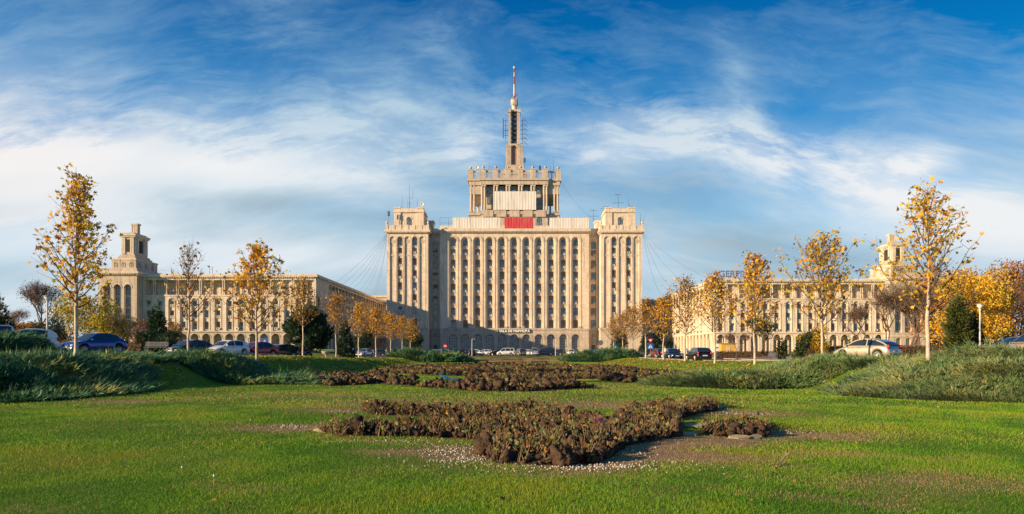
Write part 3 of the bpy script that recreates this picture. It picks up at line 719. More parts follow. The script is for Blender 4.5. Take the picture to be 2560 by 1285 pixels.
lt = link('lettering', text_mesh('SALA DE MARMURA', 1.24, SGW, .04, .045), sg, (.1, -.05, 0)); lt.rotation_euler = (R(90), 0, 0)

# ------------------------------------------------------------------ side wings
def wing(sgn, X0, Yf, base_z, label):
    """front facade runs outwards from the inner corner X0; sgn -1 to the left, +1 to the right"""
    root = empty('wing_building', (X0, Yf, 0)); tag(root, label, 'building')
    W = Windows(root, 100); AA = ACs(root, 60); rr = random.Random(int(50+sgn)); TOP = 22.0; bz = base_z
    st = MB(); tr = MB(); bs = MB()
    def front(L, n, M, depth_ok=True, zb=bz):
        # local frame: x along the facade, -y outwards ; x from 0 to L
        for mbx in (st, tr, bs): mbx.M = M
        p = L/n; h = p*.19+.06; sc_ = p/3.15
        st.box(0.02, L-.02, 3.2, 14, 6.2, 16.2)
        st.box(0, L, 3.0, 14, 16.4, 20.8)
        for i in range(n):
            xl = i*p; cx = xl+p/2; xr = xl+p; hh = .62*sc_; win = 1.10*min(sc_, 1.3)
            st.bay(xl, xr, cx, hh+.12, 6.6, 14.7, 16.2, 0, .3); tr.ring(cx, 14.7, hh+.2, hh+.42, -.09, .03, 8)
            for q in (-1, 1): tr.box(cx+q*(hh+.31)-.1, cx+q*(hh+.31)+.1, -.09, .02, 6.8, 14.7)
            prev = 6.6
            for z, a in ((7.0, 2.15), (10.25, 1.95), (13.3, 2.0)):
                st.box(cx-hh-.12, cx+hh+.12, .3, .7, prev, z-.001); tr.box(cx-hh-.1, cx+hh+.1, .14, .3, z-.14, z)
                ar = z > 13; st.box(cx-hh-.12, cx-win/2, .3, .7, z, z+a); st.box(cx+win/2, cx+hh+.12, .3, .7, z, z+a)
                wm = M @ T3((cx, .52, z)); w_M = root.matrix_basis @ wm
                W.add(w_M, round(win, 3), a, ar, rr.choice([0, 0, .3, .5, .7]) if not ar else 0)
                if rr.random() < .55: AA.add(root.matrix_basis @ M @ T3((cx+(rr.choice([-.9, .2]) if z < 8 else .15), .3 if z > 8 else -.02, z-.05)))
                prev = z+a
            st.box(cx-hh-.12, cx+hh+.12, .3, .7, prev-.55, 16.2); st.box(xl, xr, .7, 3.3, 6.6, 16.2)
            if i % 3 == 0: tr.ring(xl if i else xl+.4, 14.9, .28, .44, -.08, 0.03, 10, True)
            # loggia under the eaves
            for q in (-.26, .26):
                x = xl+q if i else xl+q+.3
                tr.box(x-.17, x+.17, -.02, .32, 16.4, 16.75); tr.tube([M.inverted() @ M @ Vector((x, .15, 16.75)), (x, .15, 20.1)], [.145, .125], 7); tr.box(x-.17, x+.17, -.02, .32, 20.1, 20.45)
            W.add(root.matrix_basis @ M @ T3((cx+.25*sc_, 2.95, 16.6)), 1.15, 2.6, False, 0)
            # arcade
            bs.bay(xl, xr, cx, p*.345, zb-1, 4.75, 6.1, 0, .7); bs.ring(cx, 4.75, p*.355, p*.42, -.08, .02, 10)
            for q in (xl, xr-p*.15): bs.box(q-.02, q+p*.15+.02, -.07, .05, 4.35, 4.65)
            bs.bay(xl, xr, cx, p*.17, zb-1, 3.9, 5.6, 2.2, 2.5)
        bs.box(0, L, 3.0, 5.4, zb-1, 6.1); bs.box(0, L, 0, 5.4, 6.1, 6.2); bs.box(-.15, L+.15, -.28, .5, 6.2, 6.6)
        tr.box(0, L, -.12, 3.1, 16.0, 16.4); tr.box(0, L, -.05, 3.2, 20.45, 21.0)
        tr.box(-.5, L+.5, -.55, 3.2, 21.25, 21.8); tr.box(-.3, L+.3, -.3, 3.2, 21.8, TOP); tr.box(-.2, L+.2, -.2, 3.2, 21.0, 21.25)
        for k in range(int(L/.6)): tr.box(k*.6+.1, k*.6+.38, -.48, -.2, 21.02, 21.25)
        st.box(0, .62, -.03, 3.2, 6.6, 21.0); st.box(L-.62, L, -.03, 3.2, 6.6, 21.0)
    L1 = 47.1 if sgn < 0 else 48.9
    if sgn < 0: Mf = T3((-L1, 0, 0))
    else: Mf = T3((0, 0, 0))
    front(L1, 15, Mf)
    LS = 108.0
    # inner side facade, seen at a slant
    if sgn < 0: Ms = T3((0, .75, 0)) @ Matrix.Rotation(R(90), 4, 'Z')
    else: Ms = T3((0, LS+.75, 0)) @ Matrix.Rotation(R(-90), 4, 'Z')
    front(LS, 26, Ms)
    for mbx in (st, tr, bs): mbx.M = Matrix.Identity(4)
    rf = MB(); a, b = (-L1+.3, -.3) if sgn < 0 else (.3, L1-.3)
    rf.box(a, b, .3, 17, 21.6, 21.9)
    a, b = (-17, -.3) if sgn < 0 else (.3, 17); rf.box(a, b, .9, LS, 21.5, 21.86)
    wl = st.build('facade', STONE, root); bs.build('arcade', STONE2 if sgn < 0 else STONE, root); tr.build('cornice', STONE, root); rf.build('roof', ROOF, root)
    # end pavilion with its tower
    tx = -L1 if sgn < 0 else L1; s = sgn
    tb = MB(); tt = MB(); wid = 10.4; yf = -3.0
    xa, xb_ = (tx-wid, tx) if s < 0 else (tx, tx+wid)
    tb.box(xa+.02, xb_-.02, yf+.8, yf+17, 0, 21.4); bp = 2.75; c0 = (xa+xb_)/2
    tb.box(xa, c0-1.5*bp, yf, yf+.8, 0, 21.4); tb.box(c0+1.5*bp, xb_, yf, yf+.8, 0, 21.4)
    for i in range(3):
        cx = c0+(i-1)*bp; tb.bay(cx-bp/2, cx+bp/2, cx, .95, 6.4, 18.0, 21.4, yf, yf+.45); tt.ring(cx, 18, 1.03, 1.25, yf-.1, yf+.02, 10)
        tb.box(cx-bp/2, cx+bp/2, yf, yf+.8, 5.2, 6.4); tb.bay(cx-bp/2, cx+bp/2, cx, .7, 0, 4.2, 5.2, yf, yf+.8)
        for z, ar in ((7.2, 0), (10.2, 0), (13.3, 0), (16.2, 1)): W.add(root.matrix_basis @ T3((cx, yf+.62, z)), 1.2, 2.2 if not ar else 2.6, bool(ar), 0)
    tt.box(xa-.35, xb_+.35, yf-.4, yf+17.3, 21.4, 21.9); tt.box(xa-.75, xb_+.75, yf-.8, yf+17.7, 21.9, 22.6)
    tt.box(xa-.2, xb_+.2, yf-.2, yf+17.2, 5.2, 5.6)
    for k in range(int(wid/.6)): tt.box(xa+k*.6, xa+k*.6+.3, yf-.7, yf-.35, 21.6, 21.9)
    tb.box(xa, xb_, yf, yf+17, 22.6, 23.6)
    # stepped pedestal
    ia = xb_-.9 if s < 0 else xa+.9
    def sp2(w0, d0, z0, z1, mbx, off=0.0, yy=0.0):
        q0, q1 = (ia-w0-off, ia-off) if s < 0 else (ia+off, ia+w0+off); mbx.box(q0, q1, yf+1.2+yy, yf+1.2+yy+d0, z0, z1); return q0, q1
    q0, q1 = sp2(6.5, 11.8, 23.6, 26.4, tb); sp2(6.8, 12.1, 26.4, 26.9, tt, -.15, -.15)
    for i in range(3): W.add(root.matrix_basis @ T3((q0+1.1+i*2.1, yf+1.15, 23.75)), 1.0, 1.3, True)
    RZ = Matrix.Rotation(R(90 if s < 0 else -90), 4, 'Z')
    for i in range(3): W.add(root.matrix_basis @ T3((ia-s*.03 if s > 0 else ia+.05, yf+3+i*3.6, 23.75)) @ RZ, 1.2, 1.35, True)
    sp2(4.6, 9.2, 26.9, 27.6, tb, .6, .8); sp2(4.1, 8.2, 27.6, 28.2, tb, .9, 1.2)
    # belfry shaft with tall openings
    g0, g1 = sp2(3.5, 6.9, 28.2, 33.9, tb, 1.3, 1.8); yy = yf+1.2+1.8
    for x in (g0, g1-.7, g0+.95, g1-.7-.95): tt.box(x-.05, x+.6, yy-.16, yy+.02, 28.2, 33.9) if x in (g0, g1-.7) else None
    for x in (g0+.05, g0+.6, g1-1.1, g1-.55): tt.box(x, x+.4, yy-.2, yy+.01, 28.5, 33.9)
    ex = g1 if s < 0 else g0
    for y in (yy+.1, yy+1.2, yy+4.9, yy+6.0): tt.box(ex-.02 if s < 0 else ex-.2, ex+.2 if s < 0 else ex+.02, y, y+.75, 28.5, 33.9)
    dk = MB(); cc = (g0+g1)/2; dk.box(cc-.48, cc+.48, yy-.03, yy+.2, 29.2, 33.2)  # near-black slabs painted as the unlit inside of the openings
    dk.box(ex-.1 if s < 0 else ex-.03, ex+.03 if s < 0 else ex+.1, yy+2.4, yy+4.4, 29.2, 33.2)
    tt.box(g0-.3, g1+.3, yy-.35, yy+7.3, 33.9, 34.3); tt.box(g0-.55, g1+.55, yy-.6, yy+7.5, 34.3, 34.9); tb.box(g0+.1, g1-.1, yy+.1, yy+6.8, 34.9, 35.4)
    f0 = (g0+g1)/2+(-s)*.5; tb.box(f0-.75, f0+.75, yy+2.4, yy+3.9, 35.4, 38.3)
    for a_ in (-.7, -.25, .2, .65): tt.box(f0+a_-.12, f0+a_+.16, yy+2.3, yy+2.42, 35.4, 38.3)
    tt.box(f0-.95, f0+.95, yy+2.2, yy+4.1, 38.3, 38.8)
    kz = .852 if s < 0 else .80
    for m_ in (tb, tt, dk): m_.v = [(x, y, z if z < 21.5 else 21.5+(z-21.5)*kz) for x, y, z in m_.v]
    o = tb.build('end_tower', STONE2, root); tt.build('cornice', STONE, o); dk.build('dark_openings', DARK, o)
    W.make(); AA.make()
    return root
wl = wing(-1, -53.2, 195.5, 2.6, 'long pale stone arcaded wing left of the high-rise with a belfry at its end')
wr = wing(1, 58.7, 208.0, 1.4, 'long pale stone wing right of the high-rise with letters on its roof')
wl.rotation_euler = (0, 0, R(-6)) if False else (0, 0, 0)
AG = mat('blue_sign_letters', (.10, .12, .30), 0.5)
ag = empty('rooftop_sign', (58.7+5.3, 208.2, 22.05)); tag(ag, 'blue capital letters AGERPRES on a thin frame on the right wing roof', 'sign')
lt = link('lettering', text_mesh('AGERPRES', 2.6, AG, .05, .02), ag, (0, 0, 1.35)); lt.rotation_euler = (R(90), 0, 0)
q = MB()
for x in np.arange(-5.6, 5.7, 1.4): q.box(x-.03, x+.03, .1, .16, 0, 2.2)
for z in (.5, 2.0): q.box(-5.7, 5.7, .07, .12, z-.03, z+.03)
q.build('frame', DMETAL, ag)
# farther blocks behind, seen in the gaps
def rear_block(x0, x1, y, z, label):
    e = empty('rear_block', ((x0+x1)/2, y, 0)); tag(e, label, 'building'); w_ = (x1-x0)/2
    m = MB(); m.box(-w_, w_, 0, 12, 0, z-.8); m.build('wall', STONE2, e); m = MB(); m.box(-w_-.4, w_+.4, -.4, 12.4, z-.8, z); m.build('cornice', STONE, e)
    WW = Windows(e)
    for i in range(int(w_*2/3.4)):
        for zz_ in (z-4.2, z-8.2, z-12.4): WW.add(T3((x0+1.7+i*3.4, y-.06, zz_)), 1.2, 2.0)
    WW.make()
rear_block(-62, -44.5, 309, 25.0, 'tall cream block glimpsed between the left wing and the high-rise')
rear_block(44.5, 62, 317, 24.0, 'tall cream block glimpsed between the high-rise and the right wing')
# ------------------------------------------------------------------ vegetation
LEAF = np.array([(0, 0, 0), (.5, .05, .06), (.2, .3, 0), (.42, .55, .08), (.12, .62, 0), (0, 1.0, .1), (-.12, .62, 0), (-.42, .55, .08), (-.2, .3, 0), (-.5, .05, .06)])
LEAFT = np.array([(0, 1, 2), (2, 3, 4), (4, 5, 6), (6, 7, 8), (8, 9, 0), (0, 2, 8), (2, 4, 8), (4, 6, 8)])
LEAF_S = np.array([(0, 0, 0), (.38, .45, .08), (0, 1, 0), (-.38, .45, .08)]); LEAF_ST = np.array([(0, 1, 2), (0, 2, 3)])
def leaves(P, size, mats_n, wts, fine=False, jitter=.35):
    N = len(P); mi = rng.choice(mats_n, N, p=np.array(wts)/sum(wts))
    return scatter(LEAF if fine else LEAF_S, LEAFT if fine else LEAF_ST, P, rand_rot(N), size*(1+jitter*rng.normal(size=N)).clip(.4, 1.8), mi)
def hang(o, x, y, z=None): o.location = (x, y, H(x, y) if z is None else z)

def plane_tree(x, Y, Ht, Wd, label, clear=.36, nl=900, dens_pow=1.0, leafsize=.165, tint=(8, 2, 3, 1.5), seed=0, fine=True, lean=0.0, ybr=1.0, base=None, top_bare=.0, trunk=.085):
    r = random.Random(seed); X = PX(x, Y); root = empty('plane_tree', (X, Y, (H(X, Y) if base is None else base)-.02)); tag(root, label, 'tree', 'young plane trees round the lawn')
    tr = MB(); tr.smooth = True; k = Ht/8.5
    hc = Ht*clear; wob = [(r.uniform(-.06, .06), r.uniform(-.06, .06)) for _ in range(9)]
    def trunk_at(t): # t 0..1 of height
        i = min(7, int(t*8)); f_ = t*8-i
        return Vector((wob[i][0]*(1-f_)+wob[i+1][0]*f_+lean*t*Ht, wob[i][1]*(1-f_)+wob[i+1][1]*f_, t*Ht*.97)) if t > 0 else Vector((0, 0, 0))
    wob[0] = (0, 0)
    ts = [0, .02, .06, .15, .25, .35, .45, .6, .75, .9, 1]
    rads = [trunk*1.55*k, trunk*1.2*k, trunk*1.08*k, trunk*k, trunk*.95*k, trunk*.86*k, trunk*.6*k, trunk*.38*k, trunk*.22*k, trunk*.1*k, .006]
    tr.tube([trunk_at(t) for t in ts], rads, 8)
    br = MB(); LP = []; nbr = int(26+Ht)
    for i in range(nbr):
        t0 = clear + (0.93-clear)*(i/nbr)**1.15*1.0
        a = i*2.4+r.uniform(-.5, .5); rel = (t0-clear)/(1-clear)
        prof = (0.80+.42*math.sin(min(1, rel*1.6+.35)*math.pi*.75))*(1-rel)**1.05
        ln = Wd*.58*prof*r.uniform(.7, 1.15)
        ln = max(ln, .25); up_ = .55+rel*1.5+r.uniform(-.15, .35)
        p0 = trunk_at(t0); d = Vector((math.cos(a), math.sin(a)*ybr, up_*.75)); pts = [p0]; n = 5
        for q in range(1, n+1):
            d = Vector((d.x*.93+r.uniform(-.12, .12), d.y*.93+r.uniform(-.12, .12), d.z+.13)); pts.append(pts[-1]+d*ln/n)
        rad = trunk*k*(.42-.25*rel)
        br.tube(pts, [rad*(1-.85*q/n)+.004 for q in range(n+1)], 5, False)
        # twigs
        for q in range(1, n+1):
            for _ in range(3 if Ht > 6 else 2):
                f_ = r.random(); b0 = pts[q-1].lerp(pts[q], f_); tl = r.uniform(.25, .75)*k*(.7+.3*ln)
                td_ = Vector((r.gauss(0, .7)+.5*math.cos(a), r.gauss(0, .7)+.5*math.sin(a), r.uniform(.15, 1.2))).normalized()
                e = b0+td_*tl; m_ = b0.lerp(e, .5)+Vector((0, 0, -.03))
                br.tube([b0, m_, e], [.008*k+.001, .006*k, .003], 3, False)
                for s_ in (.35, .6, .8, 1.0): LP.append((b0.lerp(e, s_)+Vector((r.gauss(0, .07), r.gauss(0, .07), r.gauss(0, .07))), q/n, rel))
    # long bare shoots at the top
    for i in range(int(7*(1+top_bare))):
        t0 = r.uniform(.62, .9); a = r.uniform(0, 6.28); p0 = trunk_at(t0)+Vector((math.cos(a), math.sin(a), 0))*Wd*.12*r.random(); hh = r.uniform(.12, .24)*Ht*(1.05-t0)*3
        e = p0+Vector((r.gauss(0, .1)*k, r.gauss(0, .1), hh)); br.tube([p0, p0.lerp(e, .5)+Vector((.04, 0, 0)), e], [.012*k, .009*k, .004], 3, False)
        for s_ in (.5, .75, 1): LP.append((p0.lerp(e, s_), 1, .9))
    r.shuffle(LP); wts = [(.35+q)*(1.0 if rel < .75 else .5) for _, q, rel in LP]
    LPn = np.array([p for p, _, _ in LP]); w_ = np.array(wts); nl = int(nl*2.0); idx = rng.choice(len(LPn), nl, p=w_/w_.sum())
    # leaves hang in clumps: keep whole neighbourhoods sparse or full
    cl = np.sin(LPn[:, 0]*2.1+seed)*np.sin(LPn[:, 1]*2.3)*np.sin(LPn[:, 2]*1.9+seed*2)
    idx = idx[(cl[idx] > -.22) | (rng.random(nl) < .45)]
    P = LPn[idx]+rng.normal(size=(len(idx), 3))*.09*k
    V, Fc, M = leaves(P, leafsize, 4, tint, fine)
    tr.build('trunk', BARK, root); br.build('branches', BARKD, root)
    link('foliage', raw_mesh('foliage', V, Fc, [L_YEL, L_ORG, L_GRN, L_BRN], M), root); return root

NEAR = [ # x, Y, height, width, label, kwargs
 (190, 31, 8.4, 2.9, 'tall slender plane tree with golden leaves rising behind the blue saloon, leftmost', dict(nl=820, clear=.25, seed=1, tint=(7, 2, 3, 1.5), trunk=.075, base=.93)),
 (472, 46, 7.7, 3.0, 'nearly bare plane tree behind the black hatchback with few brown leaves', dict(nl=170, clear=.30, seed=2, tint=(1, 2, 1, 5), top_bare=.3)),
 (642, 46, 8.0, 4.4, 'broad golden plane tree standing before the red saloon', dict(nl=1150, clear=.26, seed=3, tint=(5, 4, 2, 2))),
 (2320, 33, 8.7, 3.9, 'large bright yellow plane tree right of the champagne hatchback', dict(nl=680, clear=.28, seed=4, tint=(7, 2, 4, 1), trunk=.09)),
 (2055, 45, 8.2, 5.0, 'wide golden plane tree behind the front of the champagne hatchback', dict(nl=1150, clear=.28, seed=5, tint=(5, 2, 4, 2))),
 (1887, 50, 8.1, 3.7, 'golden plane tree to the right of the black hatchback, full yellow crown', dict(nl=1100, clear=.25, seed=6, tint=(7, 3, 2, 2))),
 (1787, 60, 7.9, 3.7, 'plane tree immediately right of the black hatchback, amber crown', dict(nl=1000, clear=.34, seed=7, tint=(5, 3, 2, 2), fine=False)),
 (1713, 74, 9.2, 4.6, 'plane tree whose trunk rises between the two dark hatchbacks', dict(nl=1000, clear=.30, seed=8, tint=(3, 3, 2, 3), fine=False)),
 (1659, 88, 7.9, 4.8, 'dense amber plane tree just left of the dark blue hatchback', dict(nl=1300, clear=.30, seed=9, tint=(6, 3, 1, 3), fine=False, trunk=.1)),
 (757, 68, 7.7, 4.0, 'brownish plane tree in front of the big dark cypress', dict(nl=700, clear=.38, seed=10, tint=(2, 3, 2, 5), fine=False)),
 (840, 88, 8.0, 4.6, 'rusty plane tree in front of the blue spruce', dict(nl=900, clear=.37, seed=11, tint=(2, 4, 1, 5), fine=False)),
 (897, 106, 8.3, 4.4, 'orange plane tree just left of the silver saloon in the far left avenue', dict(nl=1100, clear=.36, seed=12, tint=(6, 5, 1, 2), fine=False, trunk=.1)),
 (940, 116, 8.2, 4.4, 'orange plane tree right of the silver saloon in the far left avenue', dict(nl=1100, clear=.36, seed=13, tint=(5, 5, 1, 3), fine=False, trunk=.1)),
 (977, 124, 7.9, 4.4, 'orange plane tree second from the end of the left avenue', dict(nl=1100, clear=.36, seed=14, tint=(6, 5, 1, 2), fine=False, trunk=.1)),
 (1005, 138, 8.2, 4.2, 'slim plane tree near the high-rise corner, left avenue, amber leaves', dict(nl=900, clear=.36, seed=15, tint=(5, 5, 1, 3), fine=False, trunk=.1)),
 (1026, 146, 7.9, 4.2, 'last plane tree of the left avenue beside the far juniper', dict(nl=900, clear=.36, seed=16, tint=(6, 4, 2, 3), fine=False, trunk=.1)),
 (1614, 103, 9.0, 5.0, 'tall rusty plane tree before the right corner of the high-rise', dict(nl=1000, clear=.33, seed=17, tint=(3, 4, 1, 5), fine=False, trunk=.1)),
 (1581, 118, 8.6, 4.8, 'brown plane tree left of the tall rusty one, right avenue', dict(nl=900, clear=.35, seed=18, tint=(2, 4, 1, 5), fine=False, trunk=.1)),
 (1557, 130, 8.3, 4.6, 'paired brown plane tree with a thin trunk in the right avenue', dict(nl=800, clear=.36, seed=19, tint=(2, 4, 1, 5), fine=False, trunk=.1)),
 (1534, 146, 8.0, 4.6, 'farthest plane tree of the right avenue beside the far right juniper', dict(nl=800, clear=.36, seed=20, tint=(2, 4, 1, 5), fine=False, trunk=.1)),
]
for x, Y, h_, w_, lb, kw in NEAR: plane_tree(x, Y, h_, w_, lb, **kw)

# bushy and columnar plants built of many leaf faces on a woody frame
def skeleton(mb, r, Ht, Wd, n=16, t0=.15, rad=.12, depth=3, spread=.6, multi=1):
    ends = []
    def rec(p, d, ln, rd, lv):
        pts = [p]; q = p
        for _ in range(3): d = (d+Vector((r.gauss(0, .14), r.gauss(0, .14), .06))).normalized(); q = q+d*ln/3; pts.append(q)
        mb.tube(pts, [rd, rd*.85, rd*.7, rd*.55], 4 if lv else 6, False)
        if lv >= depth: ends.append(q); ends.append(pts[2]); return
        for _ in range(3 if lv < depth-1 else 4):
            a = r.uniform(0, 6.28); dd = (d+Vector((math.cos(a), math.sin(a), r.uniform(-.1, .5)))*spread).normalized(); rec(pts[r.choice([2, 3])] if lv else q, dd, ln*r.uniform(.62, .8), rd*.58, lv+1)
    for m in range(multi):
        a = r.uniform(0, 6.28); off = .0 if multi == 1 else .25
        rec(Vector((math.cos(a)*off, math.sin(a)*off, 0)), Vector((math.cos(a)*off*1.2, math.sin(a)*off*1.2, 1)).normalized(), Ht*.36, rad, 0)
    return ends
def crown_points(r, N, ell, surf=.55):
    """points spread in a set of overlapping lumps (cx,cy,cz,rx,ry,rz)"""
    out = []; vol = np.array([e[3]*e[4]*e[5] for e in ell]); idx = rng.choice(len(ell), N, p=vol/vol.sum())
    d = rng.normal(size=(N, 3)); d /= np.linalg.norm(d, axis=1, keepdims=True); q = (1-surf*rng.random(N)**1.6)
    E = np.array(ell)[idx]; return E[:, :3]+d*q[:, None]*E[:, 3:6], d
def bush(name, x, Y, Ht, Wd, label, cat, mats, wts, N=2500, size=.16, lumps=9, seed=0, base=None, group=None, woody=True, trunk_h=.12, bare=0, X=None, needle=False, shape='round', wood=BARKD, rad=None, zlift=0):
    r = random.Random(seed); X = PX(x, Y) if X is None else X
    root = empty(name, (X, Y, (H(X, Y) if base is None else base)-.03)); tag(root, label, cat, group)
    mb = MB(); mb.smooth = True
    if woody: ends = skeleton(mb, r, Ht, Wd, rad=rad or Ht*.018, depth=3 if not bare else bare, multi=3 if trunk_h < .15 else 1, spread=.55 if Wd < Ht else .8)
    else:
        mb.tube([(0, 0, 0), (0, 0, Ht*.5), (0, 0, Ht*.9)], [rad or .09, .06, .01], 6); ends = []
    el = []
    for i in range(lumps):
        t = (i+.5)/lumps; a = i*2.4
        if shape == 'cone': rr_ = Wd*.5*(1-t)**.75*.9+.05; off = rr_*.35; el.append((math.cos(a)*off, math.sin(a)*off, Ht*(.06+.86*t), rr_*.8, rr_*.8, Ht/lumps*1.5))
        elif shape == 'column': rr_ = Wd*.5*(math.sin(math.pi*min(1, (t*.85+.15)))**.5)*.85; off = rr_*.2; el.append((math.cos(a)*off, math.sin(a)*off, Ht*(.05+.88*t), rr_, rr_, Ht/lumps*1.3))
        else:
            zt = trunk_h+(1-trunk_h)*(.18+.64*r.random()); rmx = Wd*.5*math.sqrt(max(.05, 1-((zt-.5-trunk_h*.4)/.62)**2)); off = rmx*r.uniform(.25, .68); s_ = r.uniform(.5, .85)
            el.append((math.cos(a)*off, math.sin(a)*off, zt*Ht, Wd*.27*s_*1.2, Wd*.27*s_*1.2, Ht*.19*s_*1.15))
    P, D = crown_points(r, N, el)
    if needle:
        d = D*np.array([1, 1, .3])+np.array([0, 0, .75]); rot = rot_dir(d+rng.normal(size=d.shape)*.25)
        tv = np.array([(-.09, 0, 0), (.09, 0, 0), (0, 0, 1), (.0, .22, .55), (0, -.22, .55), (.22, 0, .5), (-.22, 0, .5)]); tf = np.array([(0, 1, 2), (0, 1, 3), (0, 1, 4), (0, 1, 5), (0, 1, 6)])
        V, Fc, M = scatter(tv, tf, P, rot, size*(1+.3*rng.normal(size=N)).clip(.4, 1.8), rng.choice(len(mats), N, p=np.array(wts)/sum(wts)))
    else: V, Fc, M = leaves(P, size, len(mats), wts)
    V[:, 2] = np.maximum(V[:, 2], .03)
    if mb.v: mb.build('trunk', wood, root)
    if N > 10: link('foliage', raw_mesh('foliage', V, Fc, mats, M), root)
    return root
def bare_tree(x, Y, Ht, Wd, label, seed, base=None, mats=(L_BRN, L_RED), N=600, wood=BARKD, multi=2, group='bare autumn trees', size=.12, name='bare_tree'):
    r = random.Random(seed); X = PX(x, Y); root = empty(name, (X, Y, (H(X, Y) if base is None else base)-.03)); tag(root, label, 'tree', group)
    mb = MB(); ends = skeleton(mb, r, Ht*.95, Wd, rad=Ht*.016, depth=4, spread=.62*(Wd/Ht)**.5+.12, multi=multi)
    E = np.array(ends); k_ = rng.integers(0, len(E), 5*len(E)); tw = MB()
    d = rng.normal(size=(len(k_), 3)); d[:, 2] = np.abs(d[:, 2])*.8+.3
    tv = np.array([(-.006, 0, 0), (.006, 0, 0), (.003, .0, 1), (0, .006, .5)])*np.array([2.2, 2.2, 1]); V, Fc, M = scatter(tv, np.array([(0, 1, 2), (0, 3, 2)]), E[k_], rot_dir(d), Ht*.085*(.6+.8*rng.random(len(k_))))
    mb.build('trunk', wood, root); link('twigs', raw_mesh('twigs', V, Fc, [wood]), root)
    if N:
        P = E[rng.integers(0, len(E), N)]+rng.normal(size=(N, 3))*Ht*.045
        V, Fc, M = leaves(P, size, len(mats), [1]*len(mats)); link('foliage', raw_mesh('foliage', V, Fc, list(mats), M), root)
    return root

# left background
bare_tree(75, 112, 11.0, 10.0, 'bare reddish tree standing far left beyond the white hatchback', 31, N=1500, mats=(L_RED, L_BRN), size=.16)
bare_tree(20, 130, 8.0, 8.0, 'bare brown tree at the left picture edge', 32, N=900, mats=(L_BRN, L_ORG), size=.16)
bush('orange_shrub', 60, 100, 4.2, 7, 'low rusty orange shrub under the bare reddish tree', 'shrub', [L_ORG, L_BRN, L_OLV], (3, 3, 1), N=3500, size=.2, seed=33)
bush('conifer', 0, 95, 7.0, 4.5, 'dark green conifer cut by the left edge of the picture', 'tree', [N_DRK, L_OLV], (5, 1), N=2500, size=.5, seed=34, needle=True, shape='cone', woody=False)
for i, (x, Y, h_, lb) in enumerate([(88, 80, 3.0, 'leftmost and smallest dark thuja of the clump behind the white hatchback'), (103, 80, 3.1, 'second small dark thuja from the left of the clump'),
        (118, 78, 3.4, 'dark thuja hidden partly by the left lamp post'), (136, 74, 3.9, 'tallest dark thuja, just right of the left lamp post'), (150, 76, 3.6, 'rightmost dark thuja of the clump beside the tall slender plane')]):
    bush('thuja', x, Y, h_+.3, 1.15, lb, 'tree', [N_DRK, N_THJ], (6, 1), N=1500, size=.22, seed=40+i, needle=True, shape='column', woody=False, lumps=7, group='dark thujas behind the white car')
bush('willow_tree', 205, 92, 8.0, 8.6, 'yellow-green leafy tree directly behind the leftmost plane', 'tree', [L_OLV, L_GRN, L_YEL], (4, 4, 1.5), N=7000, size=.2, seed=50, trunk_h=.16, group='yellow-green trees before the left wing')
bush('willow_tree', 275, 90, 6.3, 6.5, 'yellow-green leafy tree in front of the left belfry block', 'tree', [L_OLV, L_GRN, L_YEL], (5, 4, 1.2), N=6000, size=.19, seed=51, trunk_h=.16, group='yellow-green trees before the left wing')
bare_tree(328, 86, 5.2, 5.0, 'thin half-bare tree right of the yellow-green trees', 52, N=700, mats=(L_OLV, L_BRN), size=.15)
bush('wine_shrub', 362, 84, 4.4, 2.6, 'wine red leafy shrub beside the dark leaning conifer', 'shrub', [L_RED, L_BRN], (3, 1), N=1400, size=.17, seed=53)
bush('conifer', 392, 80, 5.7, 2.2, 'dark ragged conifer rising behind the bench', 'tree', [N_DRK], (1,), N=2400, size=.4, seed=54, needle=True, shape='column', woody=False, lumps=8)
bush('conifer', 378, 76, 3.0, 3.0, 'low dark conifer leaning left behind the bench', 'tree', [N_DRK], (1,), N=1500, size=.35, seed=55, needle=True, woody=False)
bush('conifer', 415, 74, 2.6, 3.2, 'low dark spreading conifer left of the black hatchback', 'tree', [N_DRK], (1,), N=1500, size=.33, seed=56, needle=True, woody=False)
bush('amber_shrub', 428, 92, 4.6, 3.4, 'brownish amber bush before the left wing arcade', 'shrub', [L_BRN, L_OLV, L_ORG], (3, 2, 1), N=1500, size=.16, seed=57)
bush('cypress', 775, 80, 6.1, 4.9, 'big dark feathery cypress beyond the row of parked cars', 'tree', [N_DRK, N_BLU], (5, 1), N=6500, size=.55, seed=60, needle=True, shape='round', woody=False, lumps=22, trunk_h=.02)
bush('spruce', 862, 95, 5.6, 2.7, 'bluish spruce between two plane trunks left of the silver saloon', 'tree', [N_BLU, N_DRK], (4, 2), N=3200, size=.42, seed=61, needle=True, shape='cone', woody=False, lumps=12)
bush('spruce', 915, 150, 6.6, 6.4, 'dark spruce in front of the shaded wing passage', 'tree', [N_BLU, N_DRK], (2, 3), N=2500, size=.5, seed=62, needle=True, woody=False)
bush('pine', 1034, 168, 7.0, 4.6, 'dark pine against the left foot of the high-rise', 'tree', [N_DRK, N_BLU], (3, 2), N=2500, size=.5, seed=63, needle=True, woody=False, lumps=14)
